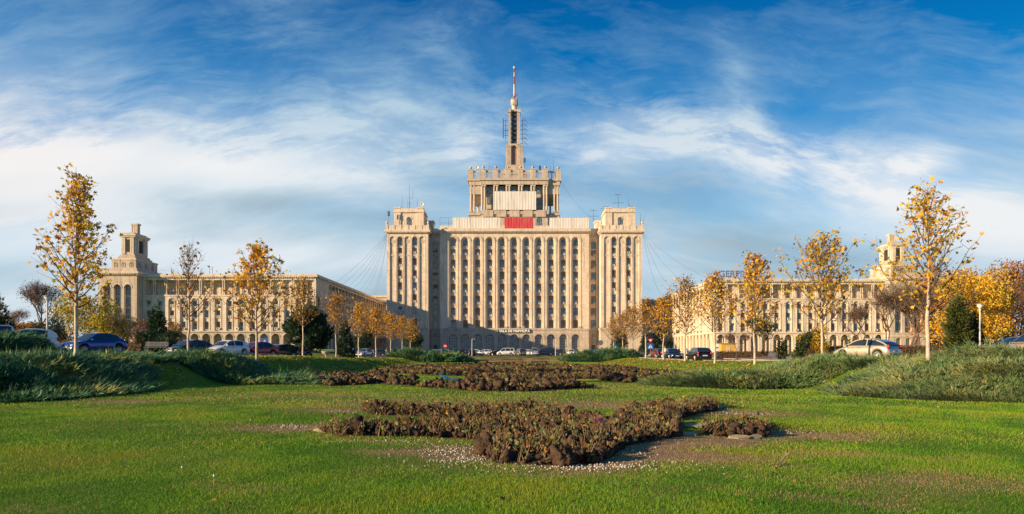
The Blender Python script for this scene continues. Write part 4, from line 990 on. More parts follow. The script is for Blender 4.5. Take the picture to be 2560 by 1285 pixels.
# right background
bush('pine', 1548, 172, 6.8, 4.2, 'dark pine before the right foot of the high-rise', 'tree', [N_DRK, N_BLU], (3, 2), N=2200, size=.5, seed=64, needle=True, woody=False, lumps=12)
bush('pine', 1612, 168, 6.6, 3.2, 'slim dark pine right of the crosswalk sign', 'tree', [N_BLU, N_DRK], (3, 2), N=1800, size=.5, seed=65, needle=True, woody=False, shape='cone')
bush('spruce', 1643, 150, 6.6, 3.8, 'full bluish spruce left of the dark blue hatchback', 'tree', [N_BLU, N_DRK], (4, 2), N=2600, size=.5, seed=66, needle=True, woody=False, shape='cone', lumps=12)
bush('spruce', 1678, 150, 4.8, 2.7, 'smaller bluish spruce above the dark blue hatchback', 'tree', [N_BLU, N_DRK], (4, 2), N=1500, size=.45, seed=67, needle=True, woody=False, shape='cone')
bare_tree(1841, 96, 4.2, 2.8, 'small bare reddish sapling before the wing corner', 70, N=420, mats=(L_BRN, L_RED), multi=1)
bush('pine', 1905, 110, 5.6, 4.8, 'loose olive pine before the right wing arcade', 'tree', [N_THJ, N_DRK], (2, 3), N=1300, size=.4, seed=71, needle=True, woody=True, trunk_h=.4)
bush('thuja', 1955, 80, 2.6, 1.4, 'small green thuja left of the leaning conifer', 'tree', [N_THJ, N_DRK], (3, 2), N=1100, size=.24, seed=72, needle=True, shape='column', woody=False)
o = bush('conifer', 1983, 78, 3.9, 1.3, 'dark conifer leaning sharply to the right beside the hedge', 'tree', [N_THJ, N_DRK], (2, 3), N=1700, size=.3, seed=73, needle=True, shape='column', woody=False); o.rotation_euler = (0, R(32), 0)
bush('yellow_shrub', 2035, 82, 3.9, 4.0, 'bright yellow leafy shrub behind the wide golden plane', 'shrub', [L_YEL, L_GRN], (4, 3), N=3400, size=.15, seed=74)
bush('thuja', 2122, 72, 2.3, 1.0, 'small pointed thuja behind the champagne hatchback', 'tree', [N_THJ], (1,), N=900, size=.22, seed=75, needle=True, shape='cone', woody=False)
bare_tree(2160, 98, 7.8, 7.4, 'bare purplish tree behind the champagne hatchback roof', 76, N=1200, mats=(L_RED, L_BRN), size=.13)
bare_tree(2205, 88, 8.8, 7.0, 'bare spreading tree in front of the right belfry block', 77, N=260, mats=(L_BRN, L_ORG))
bare_tree(2262, 86, 9.0, 7.0, 'bare brown tree left of the large bright yellow plane', 78, N=420, mats=(L_BRN, L_ORG))
bare_tree(2300, 100, 11, 9, 'bare twiggy tree directly behind the large bright yellow plane', 79, N=800, mats=(L_BRN, L_ORG), size=.15)
bush('yellow_shrub', 2352, 72, 3.9, 3.0, 'thin golden-leaved shrub just right of the large plane trunk', 'shrub', [L_YEL, L_ORG], (5, 1), N=650, size=.17, seed=80, trunk_h=.2)
bush('thuja', 2395, 62, 5.2, 2.4, 'tall green thuja left of the right lamp post', 'tree', [N_THJ, N_DRK], (4, 2), N=3600, size=.32, seed=81, needle=True, shape='column', woody=False, lumps=9)
bush('thuja', 2432, 63, 3.9, 1.8, 'shorter green thuja at the foot of the right lamp post', 'tree', [N_THJ, N_DRK], (4, 2), N=2400, size=.3, seed=82, needle=True, shape='column', woody=False)
bush('maple_tree', 2440, 76, 9.6, 8.0, 'big yellow and green maple behind the right lamp post', 'tree', [L_YEL, L_GRN, L_ORG], (5, 4, 1.5), N=13000, size=.2, seed=83, lumps=20, trunk_h=.1)
bush('maple_tree', 2330, 108, 10.5, 8.0, 'russet tree mass behind the large plane trunk', 'tree', [L_ORG, L_BRN, L_YEL], (4, 3, 1.5), N=4500, size=.22, seed=89, lumps=16, trunk_h=.2)
bush('maple_tree', 2385, 96, 12.2, 9.5, 'tall russet orange tree behind the yellow maple', 'tree', [L_ORG, L_BRN, L_RED], (4, 3, 2), N=6500, size=.22, seed=84, lumps=18, trunk_h=.2)
bush('maple_tree', 2490, 104, 14.5, 10.5, 'highest orange brown tree behind the right lamp post', 'tree', [L_ORG, L_BRN, L_RED], (4, 3, 2.5), N=10000, size=.24, seed=85, lumps=18, trunk_h=.2)
bush('maple_tree', 2545, 92, 11.0, 7.5, 'brown half-bare tree at the right picture edge', 'tree', [L_BRN, L_ORG], (4, 1), N=4200, size=.2, seed=86, lumps=18, trunk_h=.2)
bare_tree(2510, 84, 9.6, 7.0, 'bare twiggy tree between the yellow maple and the picture edge', 87, N=500, mats=(L_BRN, L_ORG), size=.15)
bare_tree(2560, 100, 12.5, 8.0, 'tall bare tree rising at the right edge of the picture', 88, N=700, mats=(L_BRN,), size=.16)
# distant woods closing the view
def woods(x0, x1, Y, Ht, n, seed, mats, wts):
    o = MB(); r = random.Random(seed); P = []; el = []
    for i in range(n): x = PX(x0+(x1-x0)*i/(n-1), Y); h_ = Ht*r.uniform(.7, 1.1); el.append((x, Y+r.uniform(-8, 8), h_*.55, 4.5, 4.5, h_*.5))
    P, D = crown_points(r, n*700, el); P[:, 2] = np.maximum(P[:, 2], .2); V, Fc, M = leaves(P, .6, len(mats), wts)
    tag(link('woods', raw_mesh('woods', V, Fc, mats, M)), 'distant belt of brown autumn woods beyond the wing', 'woods', kind='stuff')
woods(-500, 290, 260, 9, 34, 5, [L_BRN, L_RED, L_OLV, L_ORG], (4, 2, 2, 1))
woods(2280, 3060, 230, 12, 34, 6, [L_BRN, L_RED, L_ORG], (4, 2, 2))

# clipped hedges
def hedge(x0, x1, Y, h_, label, th=.9):
    X0, X1 = PX(x0, Y), PX(x1, Y); c = (X0+X1)/2; L = X1-X0; z = H(c, Y); root = empty('hedge', (c, Y, z-.05)); tag(root, label, 'hedge', 'clipped brown hedges')
    mb = MB(); mb.box(-L/2+.08, L/2-.08, -th/2+.08, th/2-.08, 0, h_-.08); mb.build('twigs', HEDGE, root)
    N = int(L*h_*160); P = np.stack([rng.uniform(-L/2, L/2, N), rng.uniform(-th/2, th/2, N), rng.uniform(0.02, h_, N)], 1)
    face = rng.random(N); P[face < .55, 1] = -th/2+rng.normal(size=(face < .55).sum())*.03; P[(face > .55) & (face < .8), 2] = h_+rng.normal(size=((face > .55) & (face < .8)).sum())*.03
    V, Fc, M = leaves(P, .11, 3, (5, 3, 1)); link('foliage', raw_mesh('foliage', V, Fc, [L_BRN, HEDGE, L_OLV], M), root)
hedge(290, 358, 76, 1.45, 'clipped brown hedge between the blue saloon and the bench'); hedge(150, 250, 72, 1.3, 'clipped brown hedge behind the blue saloon')
hedge(512, 580, 96, 1.15, 'low dark hedge behind the white hatchback roof', 1.2)
hedge(1788, 1942, 100, 1.05, 'long clipped hedge before the wing corner entrance'); hedge(1998, 2110, 86, 1.35, 'clipped hedge below the bright yellow shrub')
hedge(2198, 2312, 76, 1.15, 'clipped brown hedge left of the large plane trunk'); hedge(2326, 2372, 76, 1.1, 'short clipped hedge right of the large plane trunk')
hedge(1398, 1424, 212, 1.3, 'dark clipped hedge at the foot of the high-rise arches', 1.5)

# ------------------------------------------------------------------ junipers
SPR = np.array([(-.03, 0, 0), (.03, 0, 0), (0, 0, 1), (.18, .05, .55), (-.18, .05, .50), (.12, -.08, .75), (-.13, -.05, .72), (.03, .12, .6), (0, 0, .12), (0, 0, .3), (0, 0, .45)])
SPT = np.array([(0, 1, 2), (8, 9, 3), (8, 9, 4), (9, 10, 5), (9, 10, 6), (8, 10, 7)])
def juniper(cx, cy, rx, ry, h_, label, N, wind, rotz=0.0, mats=(J_A, J_B, J_C), wts=(5, 4, 1), size=.34, seed=1, group='spreading junipers', lump=.35):
    z0 = H(cx, cy); root = empty('juniper_bush', (cx, cy, z0)); tag(root, label, 'shrub', group)
    ca, sa = math.cos(rotz), math.sin(rotz)
    def world(u, v): return cx+ca*u*rx-sa*v*ry, cy+sa*u*rx+ca*v*ry
    def top(u, v):
        x, y = world(u, v); q = np.clip(1-(u*u+v*v), 0, 1)**.42
        lumps_ = 1+lump*np.sin(x*1.5+seed)*np.sin(y*1.2+seed*1.7)+lump*.9*np.sin(x*3.1+seed*2+y*.9)*np.sin(y*2.7-x*.6)+lump*.6*np.sin(x*6.3+y*2)*np.sin(y*5.1)
        return (h_+.12)*q*lumps_
    # dark filler mound under the sprays, closes holes between them
    n = 26; A = np.linspace(0, 2*np.pi, 40, endpoint=False); rad = np.linspace(0, .96, n); U = np.outer(rad, np.cos(A)); Vv = np.outer(rad, np.sin(A)); X, Y_ = world(U, Vv); Z = hgt(X, Y_)-.1+top(U, Vv)*.72
    CV = np.stack([X-cx, Y_-cy, Z-z0], 2).reshape(-1, 3); k = 40; i = (np.arange(n-1)[:, None]*k+np.arange(k)[None]).ravel(); j = (np.arange(n-1)[:, None]*k+(np.arange(k)+1) % k).ravel()
    link('core', raw_mesh('core', CV, np.stack([i, j, j+k, i+k], 1), [N_DRK], smooth=True), root)
    r_ = rng.random(N)**.46; t_ = rng.uniform(0, 2*np.pi, N); u, v = r_*np.cos(t_), r_*np.sin(t_); X, Y_ = world(u, v); q = 1-.5*rng.random(N)**1.8
    edge = r_ > .86; q[edge] *= rng.random(edge.sum())
    Z = hgt(X, Y_)+top(u, v)*q-.06
    D = np.stack([ca*u-sa*v, sa*u+ca*v, np.full(N, .5)], 1)*np.array([.8, .8, 1]); D[:, :2] += np.array(wind)
    ang = np.sin(X*1.9+seed)*.6+np.sin(Y_*1.7+X*.7)*.5; D[:, 0] += .45*np.sin(ang*2); D[:, 1] += .35*np.cos(ang*3); D += rng.normal(size=D.shape)*.22; D[:, 2] = np.abs(D[:, 2])*.8+.12
    mixn = np.sin(X*1.1+seed)*np.sin(Y_*1.3+2)+rng.normal(size=N)*.6; W_ = np.array(wts)/sum(wts); cut = np.quantile(mixn, np.cumsum(W_)[:-1]); mi = np.searchsorted(cut, mixn)
    V, Fc, M = scatter(SPR, SPT, np.stack([X-cx, Y_-cy, Z-z0], 1), rot_dir(D), size*(1+.35*rng.normal(size=N)).clip(.4, 1.9)*np.where(rng.random(N) < .06, 1.7, 1.0), mi)
    link('sprays', raw_mesh('sprays', V, Fc, list(mats), M), root)
    # bare woody stems along the ground edge
    st = MB(); r = random.Random(seed)
    for _ in range(40):
        t = r.uniform(0, 6.28); a = world(.8*math.cos(t), .8*math.sin(t)); b = world(1.0*math.cos(t+.06), 1.0*math.sin(t+.06))
        st.tube([(a[0]-cx, a[1]-cy, H(*a)-z0+.1), (b[0]-cx, b[1]-cy, H(*b)-z0+.06)], [.02, .008], 4, False)
    st.build('stems', BARKD, root); return root
BL = (J_A, J_B, J_C); GR = (J_B, J_D, J_C)  # left set darker, right set paler: shade and sun put into leaf colour
juniper(-20.1, 31.3, 6.5, 3.9, .12, 'big blue-green juniper mound at the left edge on the lawn slope, front one', 26000, (.5, -.2), 1.86, BL, (6, 3, 1), .40, 1, lump=.18)
juniper(-21.0, 38.2, 3.0, 2.4, .08, 'blue-green juniper in front of the blue saloon, drooping right', 15000, (.6, -.2), .9, BL, (6, 3, .7), .36, 2, lump=.18)
juniper(-27.0, 36.5, 3.4, 3.2, 1.25, 'tallest dark juniper mound at the far left edge beside the white hatchback', 13000, (.6, 0), .4, BL, (7, 3, .4), .42, 3, lump=.2)
juniper(-15.2, 41.9, 5.4, 3.8, .20, 'wide dark green juniper mound on the slope below the red saloon', 26000, (.45, -.1), -.08, BL, (6, 4, .4), .31, 4, lump=.2)
juniper(13.2, 39.3, 6.2, 4.2, .40, 'wide grey-green juniper bed below the black hatchback, right slope', 36000, (-.25, -.3), .22, GR, (4, 4, 1), .34, 5, lump=.2)
juniper(19.0, 29.6, 5.6, 4.9, .10, 'big grey-green juniper mound at the right foreground edge', 36000, (-.3, -.2), -.5, GR, (3, 5, 1), .32, 6, lump=.18)
juniper(22.9, 33.2, 3.7, 3.0, .58, 'raised grey-green juniper behind the foreground mound, right edge', 17000, (-.35, 0), .2, GR, (3, 5, .6), .38, 7, lump=.2)
juniper(19.2, 37.6, 3.2, 2.2, .15, 'low juniper strip in front of the large bright plane', 8000, (-.2, -.2), .1, GR, (5, 3, .5), .32, 8, lump=.2)
juniper(-13.6, 120, 6.4, 8.0, 1.15, 'far left juniper mound beside the brick terrace', 9000, (.2, -.2), -.5, BL, (5, 4, .5), .6, 9)
juniper(14.9, 122, 6.2, 8.0, 1.15, 'far right juniper mound beside the brick terrace', 9000, (-.2, -.2), .5, (J_A, J_B, J_D), (4, 4, 1.5), .6, 10)

# ------------------------------------------------------------------ ploughed rose beds
def in_poly(px, py, poly):
    c = np.zeros(len(px), bool); n = len(poly)
    for i in range(n):
        x1, y1 = poly[i]; x2, y2 = poly[(i+1) % n]
        m = ((y1 > py) != (y2 > py)) & (px < (x2-x1)*(py-y1)/(y2-y1+1e-12)+x1); c ^= m
    return c
def in_any(X, Y, polys):
    r_ = np.zeros(len(X), bool)
    for p in polys: r_ |= in_poly(X, Y, p)
    return r_
def P_(*pts): return [G(x, y) for x, y in pts]
BED_NEAR = [P_((800, 1076), (850, 1089), (1050, 1092), (1230, 1100), (1265, 1074), (1100, 1068), (900, 1070)),
            P_((900, 1022), (925, 1034), (1060, 1038), (1200, 1050), (1330, 1066), (1430, 1036), (1330, 1020), (1180, 1026), (1000, 1022)),
            P_((1235, 1060), (1200, 1138), (1240, 1160), (1400, 1167), (1500, 1160), (1565, 1118), (1690, 1094), (1700, 1062), (1600, 1056), (1400, 1042)),
            P_((1560, 1056), (1680, 1052), (1798, 1024), (1785, 1012), (1620, 1022), (1540, 1038)),
            P_((1740, 1080), (1800, 1093), (1900, 1091), (1930, 1074), (1880, 1064), (1780, 1066))]
BED_FAR = [P_((1048, 968), (1180, 979), (1330, 982), (1484, 975), (1440, 966), (1250, 959), (1060, 963)),
           P_((770, 950), (820, 964), (960, 960), (1036, 964), (1030, 953), (900, 945), (780, 940)),
           P_((915, 931), (1100, 938), (1300, 950), (1500, 948), (1690, 944), (1700, 936), (1560, 924), (1400, 914), (1130, 913), (1020, 919)),
           P_((1500, 952), (1560, 957), (1690, 952), (1700, 945), (1540, 946))]
ICO = None
def ico(sub=2):
    bm = __import__('bmesh').new(); __import__('bmesh').ops.create_icosphere(bm, subdivisions=sub, radius=1); bm.verts.ensure_lookup_table()
    V = np.array([v.co[:] for v in bm.verts]); Fc = np.array([[v.index for v in f.verts] for f in bm.faces]); bm.free(); return V, Fc
IV, IF = ico(); IV3, IF3 = ico(4)
def rough_ico(s):
    g = np.random.default_rng(s); V = IV.copy()
    for k in (1.3, 2.7, 4.6):
        d = g.normal(size=(3, 3)); ph = g.uniform(0, 6, 3); V += IV*(.26/k**.4*np.sin(IV@d*k*1.2+ph).sum(1, keepdims=True)*.6)
    V = V*(1+.22*g.normal(size=(len(V), 1)))+.12*g.normal(size=V.shape)
    for _ in range(5):                        # flat broken faces
        q = g.normal(size=3); q /= np.linalg.norm(q); dd = V@q; V -= np.outer(np.clip(dd-.55, 0, None)*.8, q)
    return V
CLODS = [rough_ico(i) for i in range(6)]
def bed(name, polys, n, smin, smax, mound, label, stems, cat='flower bed', detail=True):
    xsb = np.concatenate([[q[0] for q in p] for p in polys]); ysb = np.concatenate([[q[1] for q in p] for p in polys])
    def sample(N):
        X = []; Y = []
        while sum(map(len, X)) < N:
            a, b = rng.uniform(xsb.min(), xsb.max(), 4*N), rng.uniform(ysb.min(), ysb.max(), 4*N); m = in_any(a, b, polys); X.append(a[m]); Y.append(b[m])
        return np.concatenate(X)[:N], np.concatenate(Y)[:N]
    parts = []
    # loose soil surface
    stp = .16 if detail else .5
    ax, ay = np.arange(xsb.min()-stp, xsb.max()+stp, stp), np.arange(ysb.min()-stp, ysb.max()+stp, stp); A, B = np.meshgrid(ax, ay); ins = in_any(A.ravel(), B.ravel(), polys).reshape(A.shape)
    f_ = ins.astype(float)
    for _ in range(2): f_ = (f_+np.roll(f_, 1, 0)+np.roll(f_, -1, 0)+np.roll(f_, 1, 1)+np.roll(f_, -1, 1))/5
    Z = hgt(A, B)+mound*f_*(.5+.7*rng.random(A.shape))-.04*(1-f_)-.015; V = np.stack([A.ravel(), B.ravel(), Z.ravel()], 1); nn = len(ax)
    ok = (f_ > .12); i = (np.arange(len(ay)-1)[:, None]*nn+np.arange(nn-1)[None]); keep = (ok[:-1, :-1] & ok[1:, 1:] & ok[:-1, 1:] & ok[1:, :-1]).ravel(); i = i.ravel()[keep]
    Fs = np.concatenate([np.stack([i, i+1, i+nn+1], 1), np.stack([i, i+nn+1, i+nn], 1)]); parts.append((V, Fs, np.zeros(len(Fs), int)))
    for k, tv in enumerate(CLODS):
        N = n//6; X, Y = sample(N); s = smin+(smax-smin)*rng.random(N)**3; Z = hgt(X, Y)+mound*.6+s*.25
        und = .06*np.sin(X*2.2+Y)*np.sin(Y*2.9)+.05*np.sin(X*4.7)*np.sin(Y*5.3+X); Z = Z+und*(1 if detail else 1.6); v, f, m = scatter(tv, IF, np.stack([X, Y, Z], 1), rand_rot(N), s[:, None]*rng.uniform(.55, 1.45, (N, 3))); parts.append((v, f, m))
    if detail:                                 # a few big crumbly lumps with more surface
        for k in range(4):
            g = np.random.default_rng(90+k); tv = IV3.copy()
            for f_q, am in ((1.5, .16), (3.2, .11), (6.5, .08), (13, .05)):
                d_ = g.normal(size=(4, 3)); ph = g.uniform(0, 6, 4); tv += IV3*(am*np.sin(IV3@d_.T*f_q+ph).sum(1, keepdims=True))
            tv += .035*g.normal(size=tv.shape)
            N = 75; X, Y = sample(N); s = .07+.12*rng.random(N)**2; v, f, m = scatter(tv, IF3, np.stack([X, Y, hgt(X, Y)+mound*.8+s*.35], 1), rand_rot(N), s[:, None]*rng.uniform(.7, 1.3, (N, 3))); parts.append((v, f, m))
    V, Fc, M = join_np(parts); o = link(name, raw_mesh(name, V, Fc, [SOIL], M)); tag(o, label[0], cat, kind='stuff')
    if stems:
        ns, sh = stems; X, Y = sample(ns); Z = hgt(X, Y)+mound*.5; k = 5; b = np.repeat(np.stack([X, Y, Z], 1), k, 0)+rng.normal(size=(ns*k, 3))*np.array([.05, .05, .02])
        d = rng.normal(size=(ns*k, 3))*.42; d[:, 2] = 1; L = sh*(.5+.8*rng.random(ns*k)); rt = rot_dir(d)
        w0 = .011 if detail else .02
        tv = np.array([(-w0, -w0*.5, 0), (w0, -w0*.5, 0), (0, w0, 0), (-w0*.6, -w0*.3, 1), (w0*.6, -w0*.3, 1), (0, w0*.6, 1)]); tf = np.array([(0, 1, 4), (0, 4, 3), (1, 2, 5), (1, 5, 4), (2, 0, 3), (2, 3, 5)])
        V1 = scatter(tv, tf, b, rt, np.stack([np.ones_like(L), np.ones_like(L), L], 1)); NL = ns*8; q = rng.integers(0, ns*k, NL); tipz = b[q]+(rt[q][:, :, 2])*(L[q]*rng.uniform(.4, 1.05, NL))[:, None]
        lv, lf, lm = leaves(tipz+rng.normal(size=(NL, 3))*.03, .075 if detail else .14, 4, (2.5, 4.5, .2, 4)); V, Fc, M = join_np([V1, (lv, lf, lm+1)])
        o = link('rose_stems', raw_mesh('rose_stems', V, Fc, [STEM, L_OLV, leafmat('rose_leaf', (.13, .19, .06), (.22, .26, .10)), L_YEL, L_BRN], M)); tag(o, label[1], 'roses', kind='stuff')
bed('ploughed_soil', BED_NEAR, 9000, .02, .11, .09, ('nearest dug-over rose bed of brown soil clods in the lawn', 'cut rose stems standing in the nearest soil bed'), (950, .27))
bed('ploughed_soil', BED_FAR[:2]+BED_FAR[3:], 4200, .04, .24, .12, ('middle dug-over beds of brown clods beyond the first lawn strip', 'cut rose stems in the middle soil beds'), (800, .18), detail=False)
bed('ploughed_soil', [BED_FAR[2]], 7500, .06, .26, .10, ('broad far ploughed bed of brown clods before the terrace', 'cut rose stems in the broad far bed'), (2600, .26), detail=False)

# lawn grass blades, dry straw, white gravel, leaf litter
def grass(Y0, Y1, dens, hgt_, wid, name, label, lim=99):
    lw = .92 if Y1 < 30 else .76; A = lw*(Y1*Y1-Y0*Y0); N = int(A*dens); Y = np.sqrt(rng.uniform(Y0*Y0, Y1*Y1, N)); X = Y*rng.uniform(-lw, lw, N)
    pat = np.sin(X*.9+1)*np.sin(Y*.7+X*.2)+.5*np.sin(X*2.3+Y*1.1)
    keep = ~in_any(X, Y, BED_NEAR+BED_FAR) & (Y < 118) & (np.abs(X) < np.where(X < 0, 21, 20.2)); X, Y, pat = X[keep], Y[keep], pat[keep]; N = len(X)
    dry = dryness(X, Y); k_ = rng.random(N) > .75*np.clip(dry, 0, 1); X, Y, pat, dry = X[k_], Y[k_], pat[k_], dry[k_]; N = len(X)
    tone = .62*np.sin(X*.55+Y*.2)*np.sin(Y*.8+1)+.45*np.sin(X*1.7-Y*.6+.8*np.sin(Y*.9))*np.sin(Y*1.5+np.sin(X*1.3))+.25*np.sin(X*4.1+Y)*np.sin(Y*3.3-X)+.28*rng.normal(size=N)
    dry += .05+.07*pat+.07*np.sin(Y*1.3+X*.15)+.06*np.clip(Y-20, 0, 12)/12; rd = rng.random(N); mi = np.where(rd < np.clip(dry, .02, .92), 3, np.where(tone > .55, 2, np.where(tone > -.1, 1, 0)))
    d = rng.normal(size=(N, 3))*.42; d[:, 2] = 1
    s = hgt_*(.55+.8*rng.random(N))*(1+.35*np.clip(tone, -1, 1))*(1-.35*np.clip(dry, 0, 1)); tv = np.array([(-.5, 0, 0), (.5, 0, 0), (.15, .25, 1)]); 
    V, Fc, M = scatter(tv, np.array([(0, 1, 2)]), np.stack([X, Y, hgt(X, Y)-.004], 1), rot_dir(d), np.stack([np.full(N, wid), np.full(N, hgt_*.6), s], 1), mi)
    o = link(name, raw_mesh(name, V, Fc, [GR1, GR2, GR3, STRAW], M)); tag(o, label, 'grass', kind='stuff')
GR1 = leafmat('grass_deep', (.048, .160, .008), (.080, .225, .012), .3); GR2 = leafmat('grass_bright', (.115, .28, .012), (.17, .34, .018), .3)
GR3 = leafmat('grass_yellowish', (.20, .29, .015), (.27, .32, .03), .3); STRAW = leafmat('dry_straw', (.38, .28, .13), (.26, .18, .09), .2)
grass(6.5, 13, 3000, .042, .0062, 'grass', 'short green lawn blades in the foreground')
grass(13, 24, 1100, .046, .011, 'grass', 'lawn blades round the nearest soil bed')
grass(24, 55, 230, .055, .026, 'grass', 'lawn blades in the middle of the basin')
grass(55, 118, 40, .08, .07, 'grass', 'lawn blades at the far end of the basin')
GRAV = mat('white_gravel', (.62, .60, .56), 0.8, n=mottled((.56, .54, .50), (.30, .28, .24), 9))
GP = []
for px, py, sx_, sy_, n in [(1125, 1128, .45, .32, 380), (1185, 1152, .42, .28, 520), (1520, 1170, .75, .16, 620), (1600, 1140, .35, .35, 160), (740, 1066, .55, .22, 300), (1830, 1034, .9, .28, 260), (1240, 1000, .3, .2, 20), (980, 1102, .45, .12, 120), (1990, 1078, .9, .28, 160), (860, 1032, .4, .2, 90), (1420, 1178, .8, .12, 120)]:
    gx_, gy_ = G(px, py); n = int(n*.42); P = (rng.normal(size=(n, 2))*rng.uniform(.3, 1.6, (n, 1)))*np.array([sx_, sy_*1.9])+np.array([gx_, gy_]); GP.append(P)
GP = np.concatenate(GP); N = len(GP); V, Fc, M = scatter(IV[:12]*1.0 if False else IV, IF, np.stack([GP[:, 0], GP[:, 1], hgt(GP[:, 0], GP[:, 1])+.012], 1), rand_rot(N), rng.uniform(.005, .017, (N, 3)))
tag(link('gravel', raw_mesh('gravel', V, Fc, [GRAV], M)), 'white gravel chips scattered round the soil bed', 'gravel', kind='stuff')
def litter(X0, X1, Y0, Y1, n, size, label, wt=(3, 3, 1, 4), name='fallen_leaves', f=None):
    X = rng.uniform(X0, X1, n); Y = rng.uniform(Y0, Y1, n)
    cl = np.sin(X*1.1)*np.sin(Y*.6)+rng.normal(size=n)*.5; k = cl > -.3; X, Y = X[k], Y[k]; N = len(X); d = rng.normal(size=(N, 3))*.35; d[:, 2] = 1
    rt = rot_dir(d); rt = np.stack([rt[:, :, 0], rt[:, :, 1], rt[:, :, 2]], 2)
    V, Fc, M = scatter(LEAF, LEAFT, np.stack([X, Y, hgt(X, Y)+.05], 1), rt, size*rng.uniform(.6, 1.3, N), rng.choice(5, N, p=np.array(list(wt)+[3])/(sum(wt)+3)))
    tag(link(name, raw_mesh(name, V, Fc, [L_YEL, L_ORG, L_GRN, L_BRN, LTAN], M)), label, 'leaf litter', kind='stuff')
LTAN = leafmat('tan_leaf', (.48, .32, .16), (.36, .24, .12), .1)
litter(-20.5, -13, 44, 78, 1900, .17, 'brown leaves scattered on the left slope'); litter(12.5, 20, 48, 110, 2900, .22, 'tan and orange leaves scattered on the right slope', (2, 4, 0, 2))
litter(29.6, 40, 55, 120, 2600, .22, 'leaf litter covering the right pavement'); litter(-20.5, -16.5, 34, 46, 1500, .14, 'leaves between the two left juniper mounds'); litter(-16, 16, 8, 40, 420, .075, 'few dry leaves lying on the foreground lawn', (1, 2, 0, 3))
litter(-36, -31, 45, 70, 500, .14, 'dry leaves along the left kerb'); litter(-20.5, -14, 80, 120, 700, .26, 'leaves on the far left slope')
# ------------------------------------------------------------------ cars
def paint(name, c, metal=0.3):
    return mat(name, c, 0.32, metal, 0.5, coat=0.7)
TYRE = mat('tyre_rubber', (.02, .02, .02), 0.9); RIM = mat('wheel_rim', (.42, .43, .45), 0.4, 0.6)
CARGL = mat('car_glass', (.02, .03, .035), 0.08, spec=0.9); LENS = mat('headlight_lens', (.62, .64, .66), 0.15, 0.3)
REDL = mat('tail_light', (.42, .01, .01), 0.2); BLK = mat('black_plastic', (.018, .018, .02), 0.6); PLATE = mat('number_plate', (.70, .70, .68), 0.5)
CHROME = mat('chrome_trim', (.6, .6, .62), 0.2, 0.9)
KINDS = {  # L, W, H, belt, hood, tail, profile of cabin [(x, z)], b pillar x, rear axle, front axle, wheel radius
 'hatch': dict(L=4.1, W=1.74, H=1.47, belt=.93, top=[(-2.05, .55), (-2.0, .86), (-1.9, .97), (.75, .93), (1.2, .86), (1.75, .72), (2.0, .55), (2.05, .40)], cab=[(-1.98, .95), (-1.72, 1.28), (-1.45, 1.41), (-.7, 1.47), (0, 1.46), (.35, 1.38), (1.12, .90)], bp=(-.25, -1.25), ax=(-1.28, 1.27), r=.31),
 'coupe': dict(L=4.2, W=1.77, H=1.46, belt=.93, top=[(-2.1, .55), (-2.06, .84), (-1.9, .98), (.75, .94), (1.25, .85), (1.8, .70), (2.05, .5), (2.1, .38)], cab=[(-2.02, .97), (-1.6, 1.2), (-1.1, 1.38), (-.45, 1.46), (.05, 1.44), (.4, 1.34), (1.25, .88)], bp=(-.5, -1.9), ax=(-1.3, 1.3), r=.32),
 'saloon': dict(L=4.3, W=1.74, H=1.52, belt=.95, top=[(-2.15, .5), (-2.12, .88), (-2.0, .99), (-1.4, 1.03), (.8, .95), (1.3, .90), (1.85, .80), (2.1, .6), (2.15, .42)], cab=[(-1.75, 1.0), (-1.2, 1.38), (-.75, 1.5), (-.1, 1.52), (.25, 1.46), (1.1, .93)], bp=(-.3, -1.35), ax=(-1.32, 1.31), r=.31),
 'mini': dict(L=3.5, W=1.5, H=1.49, belt=.90, top=[(-1.75, .5), (-1.72, .86), (-1.62, .96), (.8, .92), (1.1, .86), (1.5, .74), (1.7, .55), (1.75, .40)], cab=[(-1.70, .92), (-1.55, 1.22), (-1.28, 1.42), (-.6, 1.49), (.05, 1.47), (.4, 1.38), (1.1, .90)], bp=(-.3, -1.15), ax=(-1.1, 1.15), r=.28),
 'wagon': dict(L=4.4, W=1.76, H=1.50, belt=.95, top=[(-2.2, .5), (-2.17, .88), (-2.1, .97), (.85, .95), (1.4, .88), (1.95, .75), (2.15, .55), (2.2, .4)], cab=[(-2.14, .96), (-1.95, 1.35), (-1.75, 1.46), (-.8, 1.5), (0, 1.48), (.35, 1.40), (1.2, .92)], bp=(-.2, -1.2), ax=(-1.35, 1.35), r=.31),
 'van': dict(L=4.5, W=1.85, H=1.9, belt=1.10, top=[(-2.25, .5), (-2.23, 1.0), (-2.2, 1.12), (1.2, 1.10), (1.7, 1.0), (2.1, .8), (2.22, .6), (2.25, .4)], cab=[(-2.2, 1.1), (-2.12, 1.75), (-1.95, 1.87), (-.5, 1.9), (.45, 1.86), (.8, 1.74), (1.55, 1.06)], bp=(.1, -1.1), ax=(-1.4, 1.45), r=.33),
 'suv': dict(L=4.4, W=1.8, H=1.68, belt=1.05, top=[(-2.2, .6), (-2.17, .98), (-2.08, 1.08), (.8, 1.06), (1.4, 1.0), (1.95, .9), (2.15, .65), (2.2, .5)], cab=[(-2.1, 1.06), (-1.85, 1.5), (-1.6, 1.64), (-.6, 1.68), (.1, 1.65), (.4, 1.55), (1.1, 1.03)], bp=(-.25, -1.2), ax=(-1.3, 1.33), r=.36),
}
